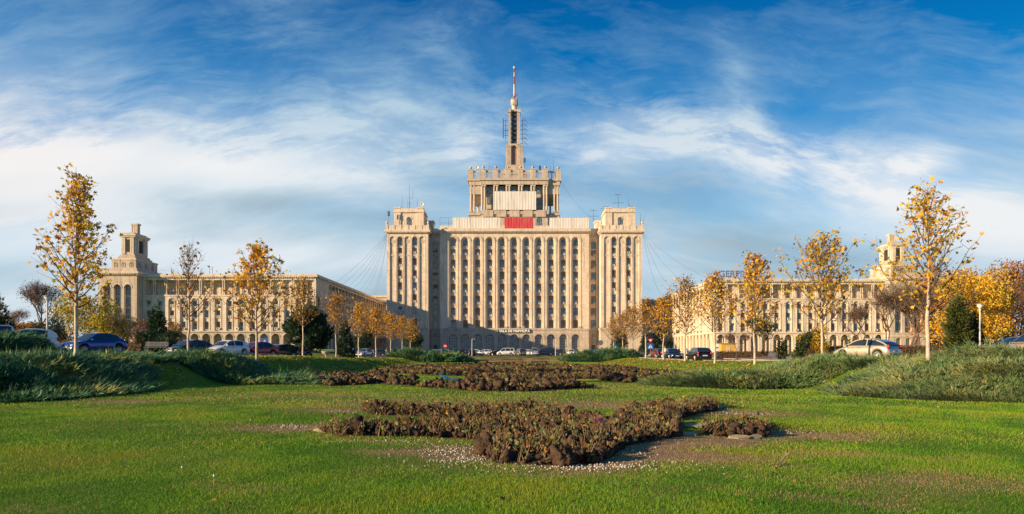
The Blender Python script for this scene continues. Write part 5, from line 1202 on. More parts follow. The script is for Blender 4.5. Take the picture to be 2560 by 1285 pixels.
def ell(mb, c, rx, ry, rz, n=8, m=5):
    vs = []; fs = []
    for i in range(1, m): 
        t = math.pi*i/m
        for j in range(n): a = 2*math.pi*j/n; vs.append((c[0]+rx*math.sin(t)*math.cos(a), c[1]+ry*math.sin(t)*math.sin(a), c[2]+rz*math.cos(t)))
    vs += [(c[0], c[1], c[2]+rz), (c[0], c[1], c[2]-rz)]; k = (m-1)*n
    for i in range(m-2):
        for j in range(n): fs.append((i*n+j, (i+1)*n+j, (i+1)*n+(j+1) % n, i*n+(j+1) % n))
    for j in range(n): fs.append((k, j, (j+1) % n)); fs.append((k+1, (m-2)*n+(j+1) % n, (m-2)*n+j))
    mb.add(vs, fs)
CAR = {}
def car_meshes(kind):
    if kind in CAR: return CAR[kind]
    s = KINDS[kind]; L, W_, r = s['L'], s['W'], s['r']; hw_ = W_/2; out = []
    tx = [p[0] for p in s['top']]; tz = [p[1] for p in s['top']]
    zt = lambda x: float(np.interp(x, tx, tz))
    xs_ = sorted(set([round(v, 3) for v in np.linspace(-L/2, L/2, 44)]+[round(a+q*(r+.05), 3) for a in s['ax'] for q in (-1, -.97, 1, .97)]))
    body = MB(); body.smooth = True; rings = []
    for x in xs_:
        u = abs(x)/(L/2); w_ = hw_*(1-.05*u**3-.13*max(0, (u-.88)/.12)**2); zb = .19+.10*max(0, (u-.86)/.14)
        for a in s['ax']:
            dx = abs(x-a); R_ = r+.05
            if dx < R_: zb = max(zb, r+math.sqrt(R_*R_-dx*dx))
        t = zt(x); t = max(t, zb+.06); hgt_ = t-zb
        half = [(.86*w_, zb), (.975*w_, zb+.12*hgt_), (w_, zb+.45*hgt_), (.99*w_, zb+.72*hgt_), (.93*w_, t-.05*hgt_), (.72*w_, t+.012), (0, t+.03)]
        rings.append([(x, y, z) for y, z in half]+[(x, -y, z) for y, z in half[-2::-1]])
    body.loft(rings)
    # cabin shell
    cab = s['cab']; bz = s['belt']; wb = hw_*.93; tum = .36
    yw = lambda z: wb-(z-bz)*tum
    body.smooth = False; A = [(x, yw(z), z) for x, z in cab]; B = [(x, -yw(z), z) for x, z in cab]; n = len(cab)
    mid = [(x, 0, z+.025) for x, z in cab]
    body.smooth = True; body.add(A+mid+B, [(i+1, i, n+i, n+i+1) for i in range(n-1)]+[(n+i+1, n+i, 2*n+i, 2*n+i+1) for i in range(n-1)])
    body.smooth = False; body.add(A, [tuple(range(n))]); body.add(B, [tuple(range(n))[::-1]])
    out.append(('body', body.mesh('body', TYRE), 'paint'))
    g = MB(); o_ = .014
    def slab(i0, i1, name, f0=.06, f1=.94):
        q = MB(); (xa, za), (xb, zb2) = cab[i0], cab[i1]; nrm = Vector((-(zb2-za), 0, xb-xa)).normalized(); nrm = nrm if nrm.z > 0 else -nrm
        P = []
        for f_ in (f0, f1):
            x, z = xa+(xb-xa)*f_, za+(zb2-za)*f_
            for sy in (-1, 0, 1): P.append((x+nrm.x*o_, sy*(yw(z)-.09), z+nrm.z*o_+(.022 if sy == 0 else 0)))
        q.add(P, [(0, 1, 4, 3), (1, 2, 5, 4)]); out.append((name, q.mesh(name, CARGL), None))
    slab(n-2, n-1, 'windscreen'); slab(0, 1, 'rear_window', .12, 1.0) if kind != 'coupe' else slab(0, 1, 'rear_window')
    cx_ = [p[0] for p in cab]; cz_ = [p[1] for p in cab]; zc = lambda x: float(np.interp(x, cx_, cz_))
    lo = bz+.035; cuts = [(s['bp'][0]+.05, cx_[-1]-.16), (s['bp'][1]+.03, s['bp'][0]-.04)]
    if kind in ('wagon', 'van', 'suv'): cuts.append((cx_[0]+.22, s['bp'][1]-.05))
    for xa, xb in cuts:
        xa = max(xa, cx_[0]+.2); X_ = np.linspace(xa, xb, 9); tp = [(x, zc(x)-.075) for x in X_ if zc(x)-.075 > lo+.02]
        if len(tp) < 2: continue
        poly = [(tp[0][0], lo)]+tp+[(min(xb, tp[-1][0]+.04), lo)]
        for sy in (-1, 1):
            q = MB(); P = [(x, sy*(yw(z)+.010), z) for x, z in poly]; q.add(P, [tuple(range(len(P)))]); out.append(('side_window', q.mesh('side_window', CARGL), None))
    for sy in (-1, 1):
        q = MB(); q.smooth = True; fx = L/2-.16; ell(q, (fx, sy*hw_*.70, zt(fx-.05)-.13), .17, .20, .085); out.append(('headlight', q.mesh('headlight', LENS), None))
        q = MB(); q.smooth = True; ell(q, (-L/2+.07, sy*hw_*.82, bz-.06 if kind != 'van' else .95), .12, .11, .16); out.append(('tail_light', q.mesh('tail_light', REDL), None))
        q = MB(); ell(q, (cx_[-1]-.32, sy*(hw_+.08), bz+.06), .07, .11, .08); out.append(('mirror', q.mesh('mirror', BLK), 'paint'))
        for hx in ([.05, -.95] if kind != 'coupe' else [.0]): q = MB(); q.box(hx-.09, hx+.09, sy*hw_*.985-.012, sy*hw_*.985+.022, bz-.14, bz-.11); out.append(('door_handle', q.mesh('door_handle', BLK), None))
    q = MB(); q.box(L/2-.16, L/2+.012, -hw_*.40, hw_*.40, .50, .60); q.box(L/2-.2, L/2+.006, -hw_*.55, hw_*.55, .26, .40); out.append(('grille', q.mesh('grille', BLK), None))
    q = MB(); q.box(-L/2-.015, -L/2+.2, -hw_*.75, hw_*.75, .24, .38); out.append(('rear_valance', q.mesh('rear_valance', BLK), None))
    q = MB(); q.box(L/2, L/2+.028, -.25, .25, .40, .50); out.append(('number_plate', q.mesh('number_plate', PLATE), None))
    q = MB(); q.box(-L/2-.03, -L/2, -.25, .25, .55, .66); out.append(('number_plate', q.mesh('number_plate', PLATE), None))
    q = MB(); q.box(-L/2+.25, L/2-.3, -hw_*.72, hw_*.72, .17, .5); out.append(('underbody', q.mesh('underbody', BLK), None))
    ty = MB(); ty.smooth = True; pr = [(-.10, r*.72), (-.10, r*.93), (-.07, r), (.07, r), (.10, r*.93), (.10, r*.72)]
    ty.loft([[(rr_*math.cos(2*math.pi*k/16), y, rr_*math.sin(2*math.pi*k/16)) for k in range(16)] for y, rr_ in pr])
    rm = MB()
    for k in range(5):
        a = 2*math.pi*k/5; rm.tube([(0, .105, 0), (r*.64*math.cos(a), .1, r*.64*math.sin(a))], [.06, .045], 4)
    rm.loft([[(q_*math.cos(2*math.pi*k/16), y, q_*math.sin(2*math.pi*k/16)) for k in range(16)] for y, q_ in ((.10, r*.72), (.112, r*.70), (.112, r*.62), (.06, r*.58))], caps=False)
    rm.disc_y(0, 0, .05, .08, .125, 8); rm2 = MB(Matrix.Rotation(math.pi, 4, 'Z')); 
    for f in (rm,): b = len(rm2.v); rm2.v += [tuple(rm2.M @ Vector(v)) for v in rm.v]; rm2.f += rm.f; rm2.m += rm.m; rm2.sm += rm.sm
    wh = (ty.mesh('wheel', TYRE), rm.mesh('rim', RIM), rm2.mesh('rim', RIM)); CAR[kind] = (out, wh); return CAR[kind]
def car(kind, paintm, x, Y, rel, label, cat='car', base=None, group='cars parked round the lawn', scale=1.0, extra=None):
    out, wh = car_meshes(kind); s = KINDS[kind]; X = PX(x, Y)
    toc = math.atan2(-Y, -X); head = toc-R(rel)
    root = empty('parked_car', (X, Y, (H(X, Y)+.03 if base is None else base)), head); root.scale = (scale,)*3; tag(root, label, cat, group)
    for nm, me, pm in out:
        o = link(nm, me, root)
        if pm: o.material_slots[0].link = 'OBJECT'; o.material_slots[0].material = paintm
    for ax in s['ax']:
        for sy in (-1, 1):
            o = link('wheel', wh[0], root, (ax, sy*(s['W']/2-.10), s['r'])); link('rim', wh[1] if sy > 0 else wh[2], o)
    if extra: extra(root, s)
    return root
PB = paint('blue_paint', (.012, .05, .26)); PW = paint('white_car_paint', (.72, .74, .76), 0); PK = paint('black_car_paint', (.010, .010, .014)); PR = paint('red_car_paint', (.36, .012, .02), 0)
PG = paint('dark_teal_paint', (.018, .030, .038)); PS = paint('silver_paint', (.48, .49, .50), .5); PC = paint('champagne_paint', (.50, .46, .37), .45); PM = paint('maroon_paint', (.06, .018, .02)); PN = paint('navy_paint', (.015, .022, .06)); PT = paint('teal_paint', (.03, .07, .10)); PL = paint('light_blue_paint', (.20, .34, .50)); PBR = paint('bronze_red_paint', (.22, .06, .035))
PGR = paint('grey_car_paint', (.12, .13, .14))
def chevrons(root, s):
    q = MB(); 
    for dz in (0, .07): q.tube([(s['L']/2+.02, -.28, .57+dz), (s['L']/2+.045, 0, .66+dz), (s['L']/2+.02, .28, .57+dz)], .018, 4)
    q.build('emblem', CHROME, root)
def diamond(root, s):
    q = MB(); x = s['L']/2+.03; q.tube([(x, 0, .50), (x, .08, .62), (x, 0, .74), (x, -.08, .62), (x, 0, .50)], .02, 4); q.build('emblem', CHROME, root)
    q = MB(); q.box(s['L']/2-.12, s['L']/2+.016, -.60, .60, .585, .645); q.build('black_band', BLK, root)
car('mini', PW, 66, 45, 92, 'small white hatchback seen side-on at far left, tail to the right, half hidden by juniper', base=1.02)
car('van', PW, -62, 49, 60, 'white vehicle whose roof corner shows at the extreme left edge', 'van', base=1.05)
car('saloon', PB, 236, 52.5, 56, 'blue saloon car parked behind the tall left plane tree', base=.92)
car('coupe', PK, 474, 66.5, 50, 'glossy black three-door hatchback, first of the row on the left', extra=chevrons)
car('hatch', PW, 568, 67.5, 50, 'white five-door hatchback between the black and the red car', extra=diamond)
car('saloon', PR, 641, 71.5, 52, 'red saloon parked in the left row behind the golden plane trunk')
car('hatch', PG, 697, 78, 50, 'dark grey-green hatchback right of the red saloon')
car('hatch', PN, 738, 87, 50, 'dark navy hatchback last in the left row, half behind the cypress')
car('saloon', PS, 912, 132, 32, 'silver saloon coming along the left avenue between plane trunks')
car('wagon', PGR, 941, 176, 75, 'grey estate behind the silver saloon, far left avenue', base=.03)
car('van', PW, 884, 165, 40, 'white van partly hidden behind the bluish spruce', 'van', base=.03)
car('saloon', PN, 984, 186, 80, 'dark navy saloon side-on before the dark arched passage', base=.03)
far = [('hatch', PL, 1088, 176, 150, 'light blue hatchback at the left end of the far row'), ('wagon', PW, 1104, 184, -80, 'white estate behind the light blue hatchback'), ('saloon', PS, 1112, 172, 20, 'silver car nose-on right of the light blue hatchback'),
 ('suv', PM, 1151, 172, 168, 'dark maroon off-roader seen from behind in the far row'), ('hatch', PM, 1178, 171, 170, 'maroon hatchback seen from behind beside the off-roader'), ('mini', PW, 1193, 174, -70, 'small white car peeping out right of the maroon hatchback'),
 ('wagon', PW, 1209, 190, 90, 'white estate side-on below the fourth arched window'), ('saloon', PK, 1242, 190, 80, 'low black car between two white cars in the far row'), ('van', PW, 1264, 182, 88, 'white people carrier side-on in front of the entrance'),
 ('suv', PGR, 1300, 172, 160, 'dark grey off-roader near the middle of the far row'), ('mini', PW, 1317, 188, 90, 'white small car mostly hidden between dark and silver cars'), ('van', PS, 1335, 170, 175, 'silver van seen from behind in the far row'),
 ('van', PN, 1362, 174, 85, 'long dark blue van side-on right of the silver van'), ('wagon', PT, 1387, 188, 85, 'teal estate behind the floodlight pole'), ('saloon', PW, 1427, 172, 172, 'white saloon seen from behind below the last arched window'),
 ('hatch', PL, 1471, 184, 80, 'blue-grey hatchback side-on left of the round mirror'), ('saloon', PGR, 1489, 188, 90, 'dark grey saloon behind the far right juniper'), ('wagon', PGR, 1510, 186, 70, 'grey estate above the far right juniper'),
 ('suv', PW, 1538, 186, 95, 'white off-roader right of the far right juniper'), ('hatch', PS, 1557, 172, 85, 'silver hatchback side-on among the brown planes'), ('hatch', PGR, 1607, 168, 75, 'dull grey hatchback between plane trunks right of the high-rise')]
for k_, p_, x_, Y_, r_, l_ in far: car(k_, p_, x_, Y_, r_, l_, base=max(.03, H(PX(x_, Y_), Y_)+.03), group='cars parked before the high-rise')
car('saloon', PBR, 1644, 122, 160, 'bronze red saloon seen from behind left of the navy hatchback'); car('hatch', PK, 1655, 108, 175, 'black car mostly hidden behind the amber plane trunk')
car('hatch', PN, 1679, 98, -22, 'dark navy hatchback facing the camera with people beside it'); car('hatch', PK, 1746, 79, 160, 'black hatchback seen from behind on the right road with red tail lights')
car('coupe', PC, 2166, 48, 122, 'champagne three-door hatchback with large red tail lights on the right', base=.55, scale=.95)
car('wagon', PN, 2546, 44, 60, 'dark blue car whose roof shows above the right junipers', base=.52)
car('van', paint('tan_paint', (.45, .33, .22), 0), 2622, 40.5, 60, 'tan vehicle cut by the right picture edge', 'van', base=.50)

# ------------------------------------------------------------------ people
SKIN = mat('skin', (.45, .27, .19), 0.6)
def person(x, Y, J, cols, label, turn=0, base=None, hair=(.03, .02, .015), long_hair=False):
    X = PX(x, Y); root_z = H(X, Y)+.03 if base is None else base
    names = list(J); V = [J[n][0] for n in names]; rad = [J[n][1] for n in names]; E = []
    for n in names:
        if J[n][2]: E.append((names.index(J[n][2]), names.index(n)))
    for sd in ('L', 'R'):                      # five fingers on each hand
        hd = Vector(J['hand'+sd][0]); wr = Vector(J['wrist'+sd][0]); d = (hd-wr).normalized(); a = d.cross(Vector((1, 0, 0))); a = a.normalized() if a.length > .1 else Vector((0, 1, 0))
        for k in range(5):
            off = a*((k-2)*.018); tip = hd+d*([.055, .085, .095, .088, .07][k])+off*1.4+(a*-.035 if k == 0 else Vector()); m_ = hd+d*.035+off
            i = len(V); V += [tuple(m_), tuple(tip)]; rad += [.011, .008]; E += [(names.index('hand'+sd), i), (i, i+1)]
    me = bpy.data.meshes.new('person'); me.from_pydata([tuple(v) for v in V], E, []); ob = bpy.data.objects.new('tmp', me); C.objects.link(ob)
    sk = ob.modifiers.new('s', 'SKIN'); sk.use_smooth_shade = True; ob.modifiers.new('u', 'SUBSURF').levels = 1
    for i, r_ in enumerate(rad): me.skin_vertices[0].data[i].radius = (r_, r_)
    me.skin_vertices[0].data[0].use_root = True
    dg = bpy.context.evaluated_depsgraph_get(); m2 = bpy.data.meshes.new_from_object(ob.evaluated_get(dg)); bpy.data.objects.remove(ob)
    m2.materials.clear()
    for c in (SKIN, mat('top_cloth', cols[0], .85), mat('trouser_cloth', cols[1], .85), mat('shoe', (.03, .03, .03), .7)): m2.materials.append(c)
    jp = np.array(V[:len(names)]); kind = {'pelvis': 2, 'spine': 1, 'chest': 1, 'neck': 0, 'head': 0, 'skull': 0}
    def kk(n):
        if n in kind: return kind[n]
        b = n[:-1]; return {'hip': 2, 'knee': 2, 'ankle': 2, 'toe': 3, 'shoulder': 1, 'elbow': 1, 'wrist': 1, 'hand': 0}[b]
    ks = [kk(n) for n in names]
    for p in m2.polygons: p.material_index = ks[int(np.argmin(((jp-np.array(p.center))**2).sum(1)))]; p.use_smooth = True
    o = link('person', m2, None, (X, Y, root_z)); o.rotation_euler = (0, 0, R(turn)); tag(o, label, 'person')
    hd = Vector(J['skull'][0]); q = MB(); q.smooth = True; ell(q, (hd.x-.015, hd.y, hd.z+.025), .098, .088, .10, 12, 8)
    if long_hair: ell(q, (hd.x-.07, hd.y, hd.z-.09), .055, .085, .17)
    q.build('hair', mat('hair', hair, .7), o)
    f_ = MB(); hf = Vector(J['head'][0]); ell(f_, (hf.x+.095, hf.y, hf.z+.0), .018, .012, .022)
    for sy in (-1, 1): ell(f_, (hd.x+.0, hd.y+sy*.083, hf.z), .02, .012, .03)
    f_.build('nose_and_ears', SKIN, o); e_ = MB()
    for sy in (-1, 1): ell(e_, (hf.x+.082, hf.y+sy*.032, hf.z+.03), .008, .012, .007)
    ell(e_, (hf.x+.080, hf.y, hf.z-.045), .006, .024, .006); e_.build('eyes_and_mouth', mat('dark_features', (.08, .03, .03)), o); return o
def standing(s=1.0, stride=.0, arm=.1, bend=0.0):
    """joints facing +x; bend leans the trunk forward"""
    c, n = math.cos(bend), math.sin(bend)
    def tr(x, y, z): dz = z-.92; return ((x*c+dz*n)*s, y*s, (.92+dz*c-x*n)*s)
    J = {'pelvis': ((0, 0, .92*s), .125*s, None), 'spine': (tr(0, 0, 1.10), .115*s, 'pelvis'), 'chest': (tr(0, 0, 1.30), .135*s, 'spine'), 'neck': (tr(.01, 0, 1.47), .055*s, 'chest'),
         'head': (tr(.035, 0, 1.57), .075*s, 'neck'), 'skull': (tr(.02, 0, 1.65), .088*s, 'head')}
    for sd, y in (('L', 1), ('R', -1)):
        st = stride*y
        J['hip'+sd] = ((0, .09*y*s, .88*s), .095*s, 'pelvis'); J['knee'+sd] = ((st*.5+.02, .10*y*s, .49*s), .062*s, 'hip'+sd); J['ankle'+sd] = ((st, .10*y*s, .08*s), .042*s, 'knee'+sd); J['toe'+sd] = ((st+.15*s, .11*y*s, .035*s), .035*s, 'ankle'+sd)
        J['shoulder'+sd] = (tr(0, .18*y, 1.40), .060*s, 'chest'); J['elbow'+sd] = (tr(arm*.4-st*.4, .23*y, 1.13), .043*s, 'shoulder'+sd); J['wrist'+sd] = (tr(arm*1.6-st*.8, .22*y, .92), .030*s, 'elbow'+sd); J['hand'+sd] = (tr(arm*1.9-st, .215*y, .84), .028*s, 'wrist'+sd)
    return J
person(1662.5, 94.5, standing(1.0, .12, .14), ((.62, .56, .46), (.05, .06, .09)), 'woman in a cream top and dark trousers standing beside the navy hatchback', 200, hair=(.16, .06, .03), long_hair=True)
person(1722, 84.5, standing(1.05, .10, .28, .72), ((.50, .55, .62), (.10, .12, .16)), 'person in a pale blue shirt bending over by the black hatchback', 150)
person(1691, 126, standing(1.02, .1, .1), ((.12, .03, .07), (.03, .03, .05)), 'person in dark purple standing left of the pair beyond the navy hatchback', -110)
person(1697, 128, standing(1.04, .14, .1), ((.16, .05, .06), (.03, .03, .04)), 'person in dark red standing right of the pair beyond the navy hatchback', -60)

# ------------------------------------------------------------------ lamps, signs, benches
LG = mat('lamp_glass', (.75, .74, .68), 0.3)
def lamp(x, Y, ztop, label, base=None, cap=True):
    X = PX(x, Y); b = H(X, Y) if base is None else base; h_ = ztop-b; r_ = empty('street_lamp', (X, Y, b-.02)); tag(r_, label, 'street lamp', 'pale lantern street lamps')
    q = MB(); q.tube([(0, 0, 0), (0, 0, .9), (0, 0, .95), (0, 0, h_-.35)], [.10, .095, .065, .05], 10); q.build('pole', POLE, r_)
    q = MB(); q.tube([(0, 0, h_-.42), (0, 0, h_-.36), (0, 0, h_-.12)], [.06, .13, .24], 10); q.build('lantern', LG, r_)
    q = MB(); q.tube([(0, 0, h_-.12), (0, 0, h_-.08), (0, 0, h_)], [.29, .27, .05], 10); q.build('lamp_cap', METAL, r_)
lamp(118, 56, 5.5, 'pale lantern lamp at far left before the dark thujas'); lamp(2450, 54, 4.75, 'pale lantern lamp at far right before the yellow maple')
lamp(2088, 84, 5.0, 'pale lantern lamp beside the wide golden plane on the right'); lamp(678, 105, 5.0, 'slim lantern lamp behind the red saloon'); lamp(624, 118, 3.7, 'short lantern lamp seen low before the left wing arches')
def flood(x, Y, h_, label, n=1):
    X = PX(x, Y); b = H(X, Y); r_ = empty('floodlight_pole', (X, Y, b)); tag(r_, label, 'floodlight', 'floodlights on short poles')
    q = MB(); q.tube([(0, 0, 0), (0, 0, h_)], [.09, .06], 8); q.box(-.7, .7, -.04, .04, h_-.1, h_-.02); q.build('pole', POLE, r_)
    for sx in ((-.6,) if n == 1 else (-.6, .6)): q = MB(); q.box(sx-.3, sx+.3, -.2, .2, h_-.02, h_+.42); q.build('floodlight', BLK, r_)
flood(1180, 168, 4.0, 'pole with one floodlight before the second ground-floor arch'); flood(1389, 168, 4.2, 'pole with one floodlight before the ninth ground-floor arch'); flood(1686, 128, 4.4, 'pole with two floodlights beyond the navy hatchback', 2)
SBLUE = mat('sign_blue', (.01, .10, .50), .4); SRED = mat('sign_red', (.62, .02, .015), .4); SWH = mat('sign_white', (.78, .78, .78), .4); SORG = mat('sign_orange', (.60, .12, .04), .5)
def post(r_, h_): q = MB(); q.cyl((0, 0), .035, 0, h_, 8); q.build('post', METAL, r_)
def disc(mb, r_, z, y0=-.05, y1=-.03, n=20): mb.disc_y(0, z, r_, y0, y1, n)
def sgn(x, Y, yc, label, fn, base=None):
    X = PX(x, Y); b = H(X, Y) if base is None else base; z = EYE+(HOR-yc)/F*Y-b; r_ = empty('road_sign', (X, Y, b)); tag(r_, label, 'road sign'); post(r_, z+.3); fn(r_, z); return r_
def noentry(r_, z):
    q = MB(); disc(q, .42, z); q.build('plate', SRED, r_); q = MB(); q.box(-.30, .30, -.065, -.052, z-.07, z+.07); q.build('bar', SWH, r_)
def arrow(r_, z):
    q = MB(); disc(q, .40, z); q.build('plate', SBLUE, r_); q = MB(); q.add([(-.22, -.06, z+.2), (.02, -.06, z+.16), (-.06, -.06, z+.08), (.2, -.06, z-.16), (.12, -.06, z-.24), (-.14, -.06, z), (-.22, -.06, z-.06)], [(0, 1, 2, 3, 4, 5, 6)]); q.build('arrow', SWH, r_)
    q = MB(); q.box(-.32, .32, -.05, -.03, z+.55, z+1.1); q.build('panel', SORG, r_)
def cross(r_, z, top=True):
    q = MB(); q.box(-.5, .5, -.05, -.03, z-.5, z+.5); q.build('plate', SBLUE, r_); q = MB(); q.add([(-.36, -.062, z-.28), (.36, -.062, z-.28), (0, -.062, z+.34)], [(0, 1, 2)]); q.build('triangle', SWH, r_)
    q = MB(); q.tube([(0, -.08, z+.12), (.02, -.08, z-.02), (-.08, -.08, z-.22)], .025, 4); q.tube([(.02, -.08, z-.02), (.1, -.08, z-.22)], .025, 4); ell(q, (0, -.08, z+.17), .04, .01, .04); q.build('pictogram', BLK, r_)
    if top:
        q = MB(); q.add([(-.5, -.05, z+1.25), (.5, -.05, z+1.25), (0, -.05, z+.55)], [(0, 2, 1)]); q.build('yield_plate', SRED, r_); q = MB(); q.add([(-.24, -.06, z+1.12), (.24, -.06, z+1.12), (0, -.06, z+.80)], [(0, 2, 1)]); q.build('yield_inner', SWH, r_)
sgn(1113, 166, 865, 'red and white no-entry sign left of the first ground-floor arch', noentry)
sgn(1496, 168, 875, 'blue round arrow sign with an orange panel above, near the round mirror', arrow)
sgn(1626, 118, 866, 'blue pedestrian crossing sign with a red yield triangle above', lambda r_, z: cross(r_, z))
sgn(1537, 160, 868, 'blue square sign half behind a plane trunk before the slim pine', lambda r_, z: cross(r_, z, False))
sgn(662, 92, 856, 'blue pedestrian crossing sign above the red saloon', lambda r_, z: cross(r_, z, False))
X = PX(1501.5, 170); mr = empty('traffic_mirror', (X, 170, 0)); tag(mr, 'dark round traffic mirror on a post near the right corner tower', 'mirror')
q = MB(); q.cyl((0, 0), .06, 0, 3.0, 8); q.build('post', METAL, mr); q = MB(); disc(q, .62, 3.1, -.1, 0); q.build('mirror', mat('mirror_back', (.09, .13, .17), .5), mr)
WOODM = mat('grey_wood', (.16, .17, .19), .8, n=mottled((.20, .21, .23), (.10, .10, .11), 5))
def bench(x, Y, label, L=1.9, turn=0, base=None):
    X = PX(x, Y); r_ = empty('park_bench', (X, Y, H(X, Y) if base is None else base), R(turn)); tag(r_, label, 'bench', 'park benches')
    q = MB()
    for k in range(3): q.box(-L/2, L/2, -.28+k*.16, -.15+k*.16, .43, .47)
    q.build('seat', WOODM, r_); q = MB()
    for k in range(3): q.box(-L/2, L/2, .20+k*.025, .235+k*.025, .54+k*.14, .65+k*.14)
    q.build('backrest', WOODM, r_)
    for s in (-1, 1):
        q = MB(); x_ = s*(L/2-.25); q.tube([(x_, -.33, 0), (x_, -.2, .22), (x_, -.24, .42)], .03, 5); q.tube([(x_, .36, 0), (x_, .2, .22), (x_, .2, .42), (x_, .29, .97)], .03, 5); q.tube([(x_, -.24, .40), (x_, .2, .40)], .03, 5); q.build('leg', DMETAL, r_)
bench(390, 62, 'dark slatted park bench left of the black hatchback', turn=8, base=.98); bench(1943, 84, 'grey bench in front of the hedge beside the small thuja', turn=-10)
bench(1783, 92, 'dark bench before the hedge near the wing corner')
X = PX(1818, 190); ks = empty('kiosk', (X, 190, H(X, 190))); tag(ks, 'yellow booth standing in the arch at the right wing corner', 'kiosk')
q = MB(); q.box(-1.9, 1.9, -1.2, 1.2, 0, 3.0); q.build('body', mat('kiosk_yellow', (.60, .36, .07), .6), ks); q = MB(); q.box(-2.1, 2.1, -1.4, 1.4, 3.0, 3.2); q.build('roof', METAL, ks); q = MB(); q.box(-.5, .5, -1.26, -1.2, .1, 2.3); q.build('door', PLAS, ks)
X = PX(1797, 200); sb = empty('info_board', (X, 200, H(X, 200))); tag(sb, 'white board with a black arrow left of the yellow booth', 'sign')
q = MB(); q.box(-1.6, 1.6, -.06, .06, .9, 3.2); q.build('board', SWH, sb); q = MB(); q.box(-.9, .5, -.08, -.062, 1.9, 2.2); q.add([(.5, -.075, 1.7), (1.0, -.075, 2.05), (.5, -.075, 2.4)], [(0, 1, 2)]); q.build('arrow', BLK, sb)
for s in (-1, 1): q = MB(); q.box(s*1.4-.05, s*1.4+.05, -.04, .04, 0, .9); q.build('leg', METAL, sb)
X = PX(815, 112); ur = MB(); ur.smooth = True; ur.tube([(0, 0, 0), (0, 0, .15), (0, 0, .2), (0, 0, .5), (0, 0, .6), (0, 0, .9), (0, 0, 1.0)], [.35, .35, .15, .12, .5, .7, .75], 12); tag(ur.build('stone_urn', STONE2, None, (X, 112, H(X, 112))), 'grey stone planter urn seen between the cypress and the spruce', 'planter')
bnx, bny = PX(1718, 74), 74

# ------------------------------------------------------------------ rooftop antennas and cables
def antenna(x, y, z, h_, kind, label):
    q = MB(); q.tube([(0, 0, 0), (0, 0, h_)], [.09, .04], 5)
    if kind == 'yagi':
        for dz, w_ in ((h_*.95, 1.1), (h_*.45, 1.9)):
            q.tube([(-w_, 0, dz), (w_, 0, dz)], .05, 4)
            for k in range(6): xx = -w_+2*w_*k/5; q.tube([(xx, -.5, dz), (xx, .5, dz)], .035, 4); q.tube([(xx, 0, dz-.25), (xx, 0, dz+.25)], .03, 4)
    elif kind == 'panel':
        for k in range(3): a = k*2.1; q.box(.3*math.cos(a)-.14, .3*math.cos(a)+.14, .3*math.sin(a)-.08, .3*math.sin(a)+.08, h_-2.0, h_-.2)
    elif kind == 'arm': q.tube([(0, 0, h_*.45), (1.3, 0, h_*.45), (1.3, 0, h_*.8)], .05, 4)
    elif kind == 'twin': q.tube([(.8, 0, 0), (.8, 0, h_*.8)], .05, 4); q.tube([(0, 0, h_*.6), (.8, 0, h_*.6)], .03, 4)
    m_ = DMETAL
    if kind == 'dish': q.smooth = True; q.loft([[(rr_*math.cos(t)+.0, yy, h_+rr_*math.sin(t)) for t in np.linspace(0, 2*math.pi, 14, endpoint=False)] for yy, rr_ in ((-.1, .75), (-.25, .78), (.05, .4), (.12, .05))]); m_ = ACM
    tag(q.build('antenna', m_, None, (x, y, z)), label, 'antenna')
TY = YF+3.5; lc = XC-38.3; rc = XC+38.3
for a in [(lc-.3, TY, 52.9, 9.8, 'arm', 'tallest whip aerial with a side arm on the left corner tower'), (lc-3.0, TY, 52.9, 5.5, 'plain', 'thin aerial left on the left tower roof'), (lc-1.2, TY+2, 52.9, 4.6, 'twin', 'pair of short aerials in the middle of the left tower roof'),
          (lc+2.6, TY, 52.9, 4.4, 'plain', 'thin aerial right on the left tower roof'), (lc+4.4, TY+.5, 52.9, 2.3, 'dish', 'pale round dish on the right edge of the left tower roof'), (lc-7.0, YF-2, 46.1, 5.6, 'panel', 'panel aerial on the left parapet of the left tower'),
          (lc+.6, TY-1, 44.6, 4.6, 'panel', 'white panel aerial before the left tower pavilion'), (rc-.2, TY, 52.9, 6.0, 'yagi', 'big cross-shaped aerial on the right corner tower'), (rc-4.6, TY+1, 52.9, 1.6, 'yagi', 'small comb aerial on the left of the right tower roof'),
          (rc+3.6, TY, 52.9, 4.2, 'plain', 'whip aerial on the right of the right tower roof'), (rc+4.3, TY+1, 52.9, 2.4, 'twin', 'short twin aerials at the right edge of the right tower roof'), (rc+7.0, YF-2, 46.1, 4.6, 'arm', 'aerial with an arm on the right parapet of the right tower'),
          (rc-8.6, YF+10, 50.0, 4.3, 'yagi', 'comb aerial on the low turret left of the right tower'),
          (XC-14.0, YF+UY+1, 68.4, 1.9, 'dish', 'white round dish on the left of the crown balustrade'), (XC-16.6, YF+UY+1, 67.4, 1.2, 'dish', 'white round dish at the left corner of the crown balustrade'), (XC-9.6, YF+UY+2, 68, 4.6, 'plain', 'thin pole aerial above the left balustrade'),
          (XC+3.9, YF+UY+8, 69.5, 6.5, 'panel', 'cluster of panel aerials right of the spire foot'), (XC-3.8, YF+UY+8, 69.5, 4.0, 'twin', 'twin aerials left of the spire foot'), (XC+9.6, YF+UY+2, 68, 3.4, 'panel', 'panel aerial above the right balustrade'),
          (XC+14.7, YF+UY+1, 68, 6.6, 'plain', 'tall whip aerial at the right of the crown balustrade'), (XC+13.6, YF+UY+3, 68, 3.4, 'plain', 'short aerial beside the tall whip on the right balustrade'),
          (-46.5, 309, 25, 2.6, 'dish', 'white satellite dish on the block behind the left wing'), (-96, 203, 22, 2.6, 'plain', 'small aerial on the left wing roof'), (-84, 200, 22, 3.2, 'twin', 'twin aerials on the left wing roof')]: antenna(*a)
CAB = mat('cable_black', (.05, .055, .065), .7)
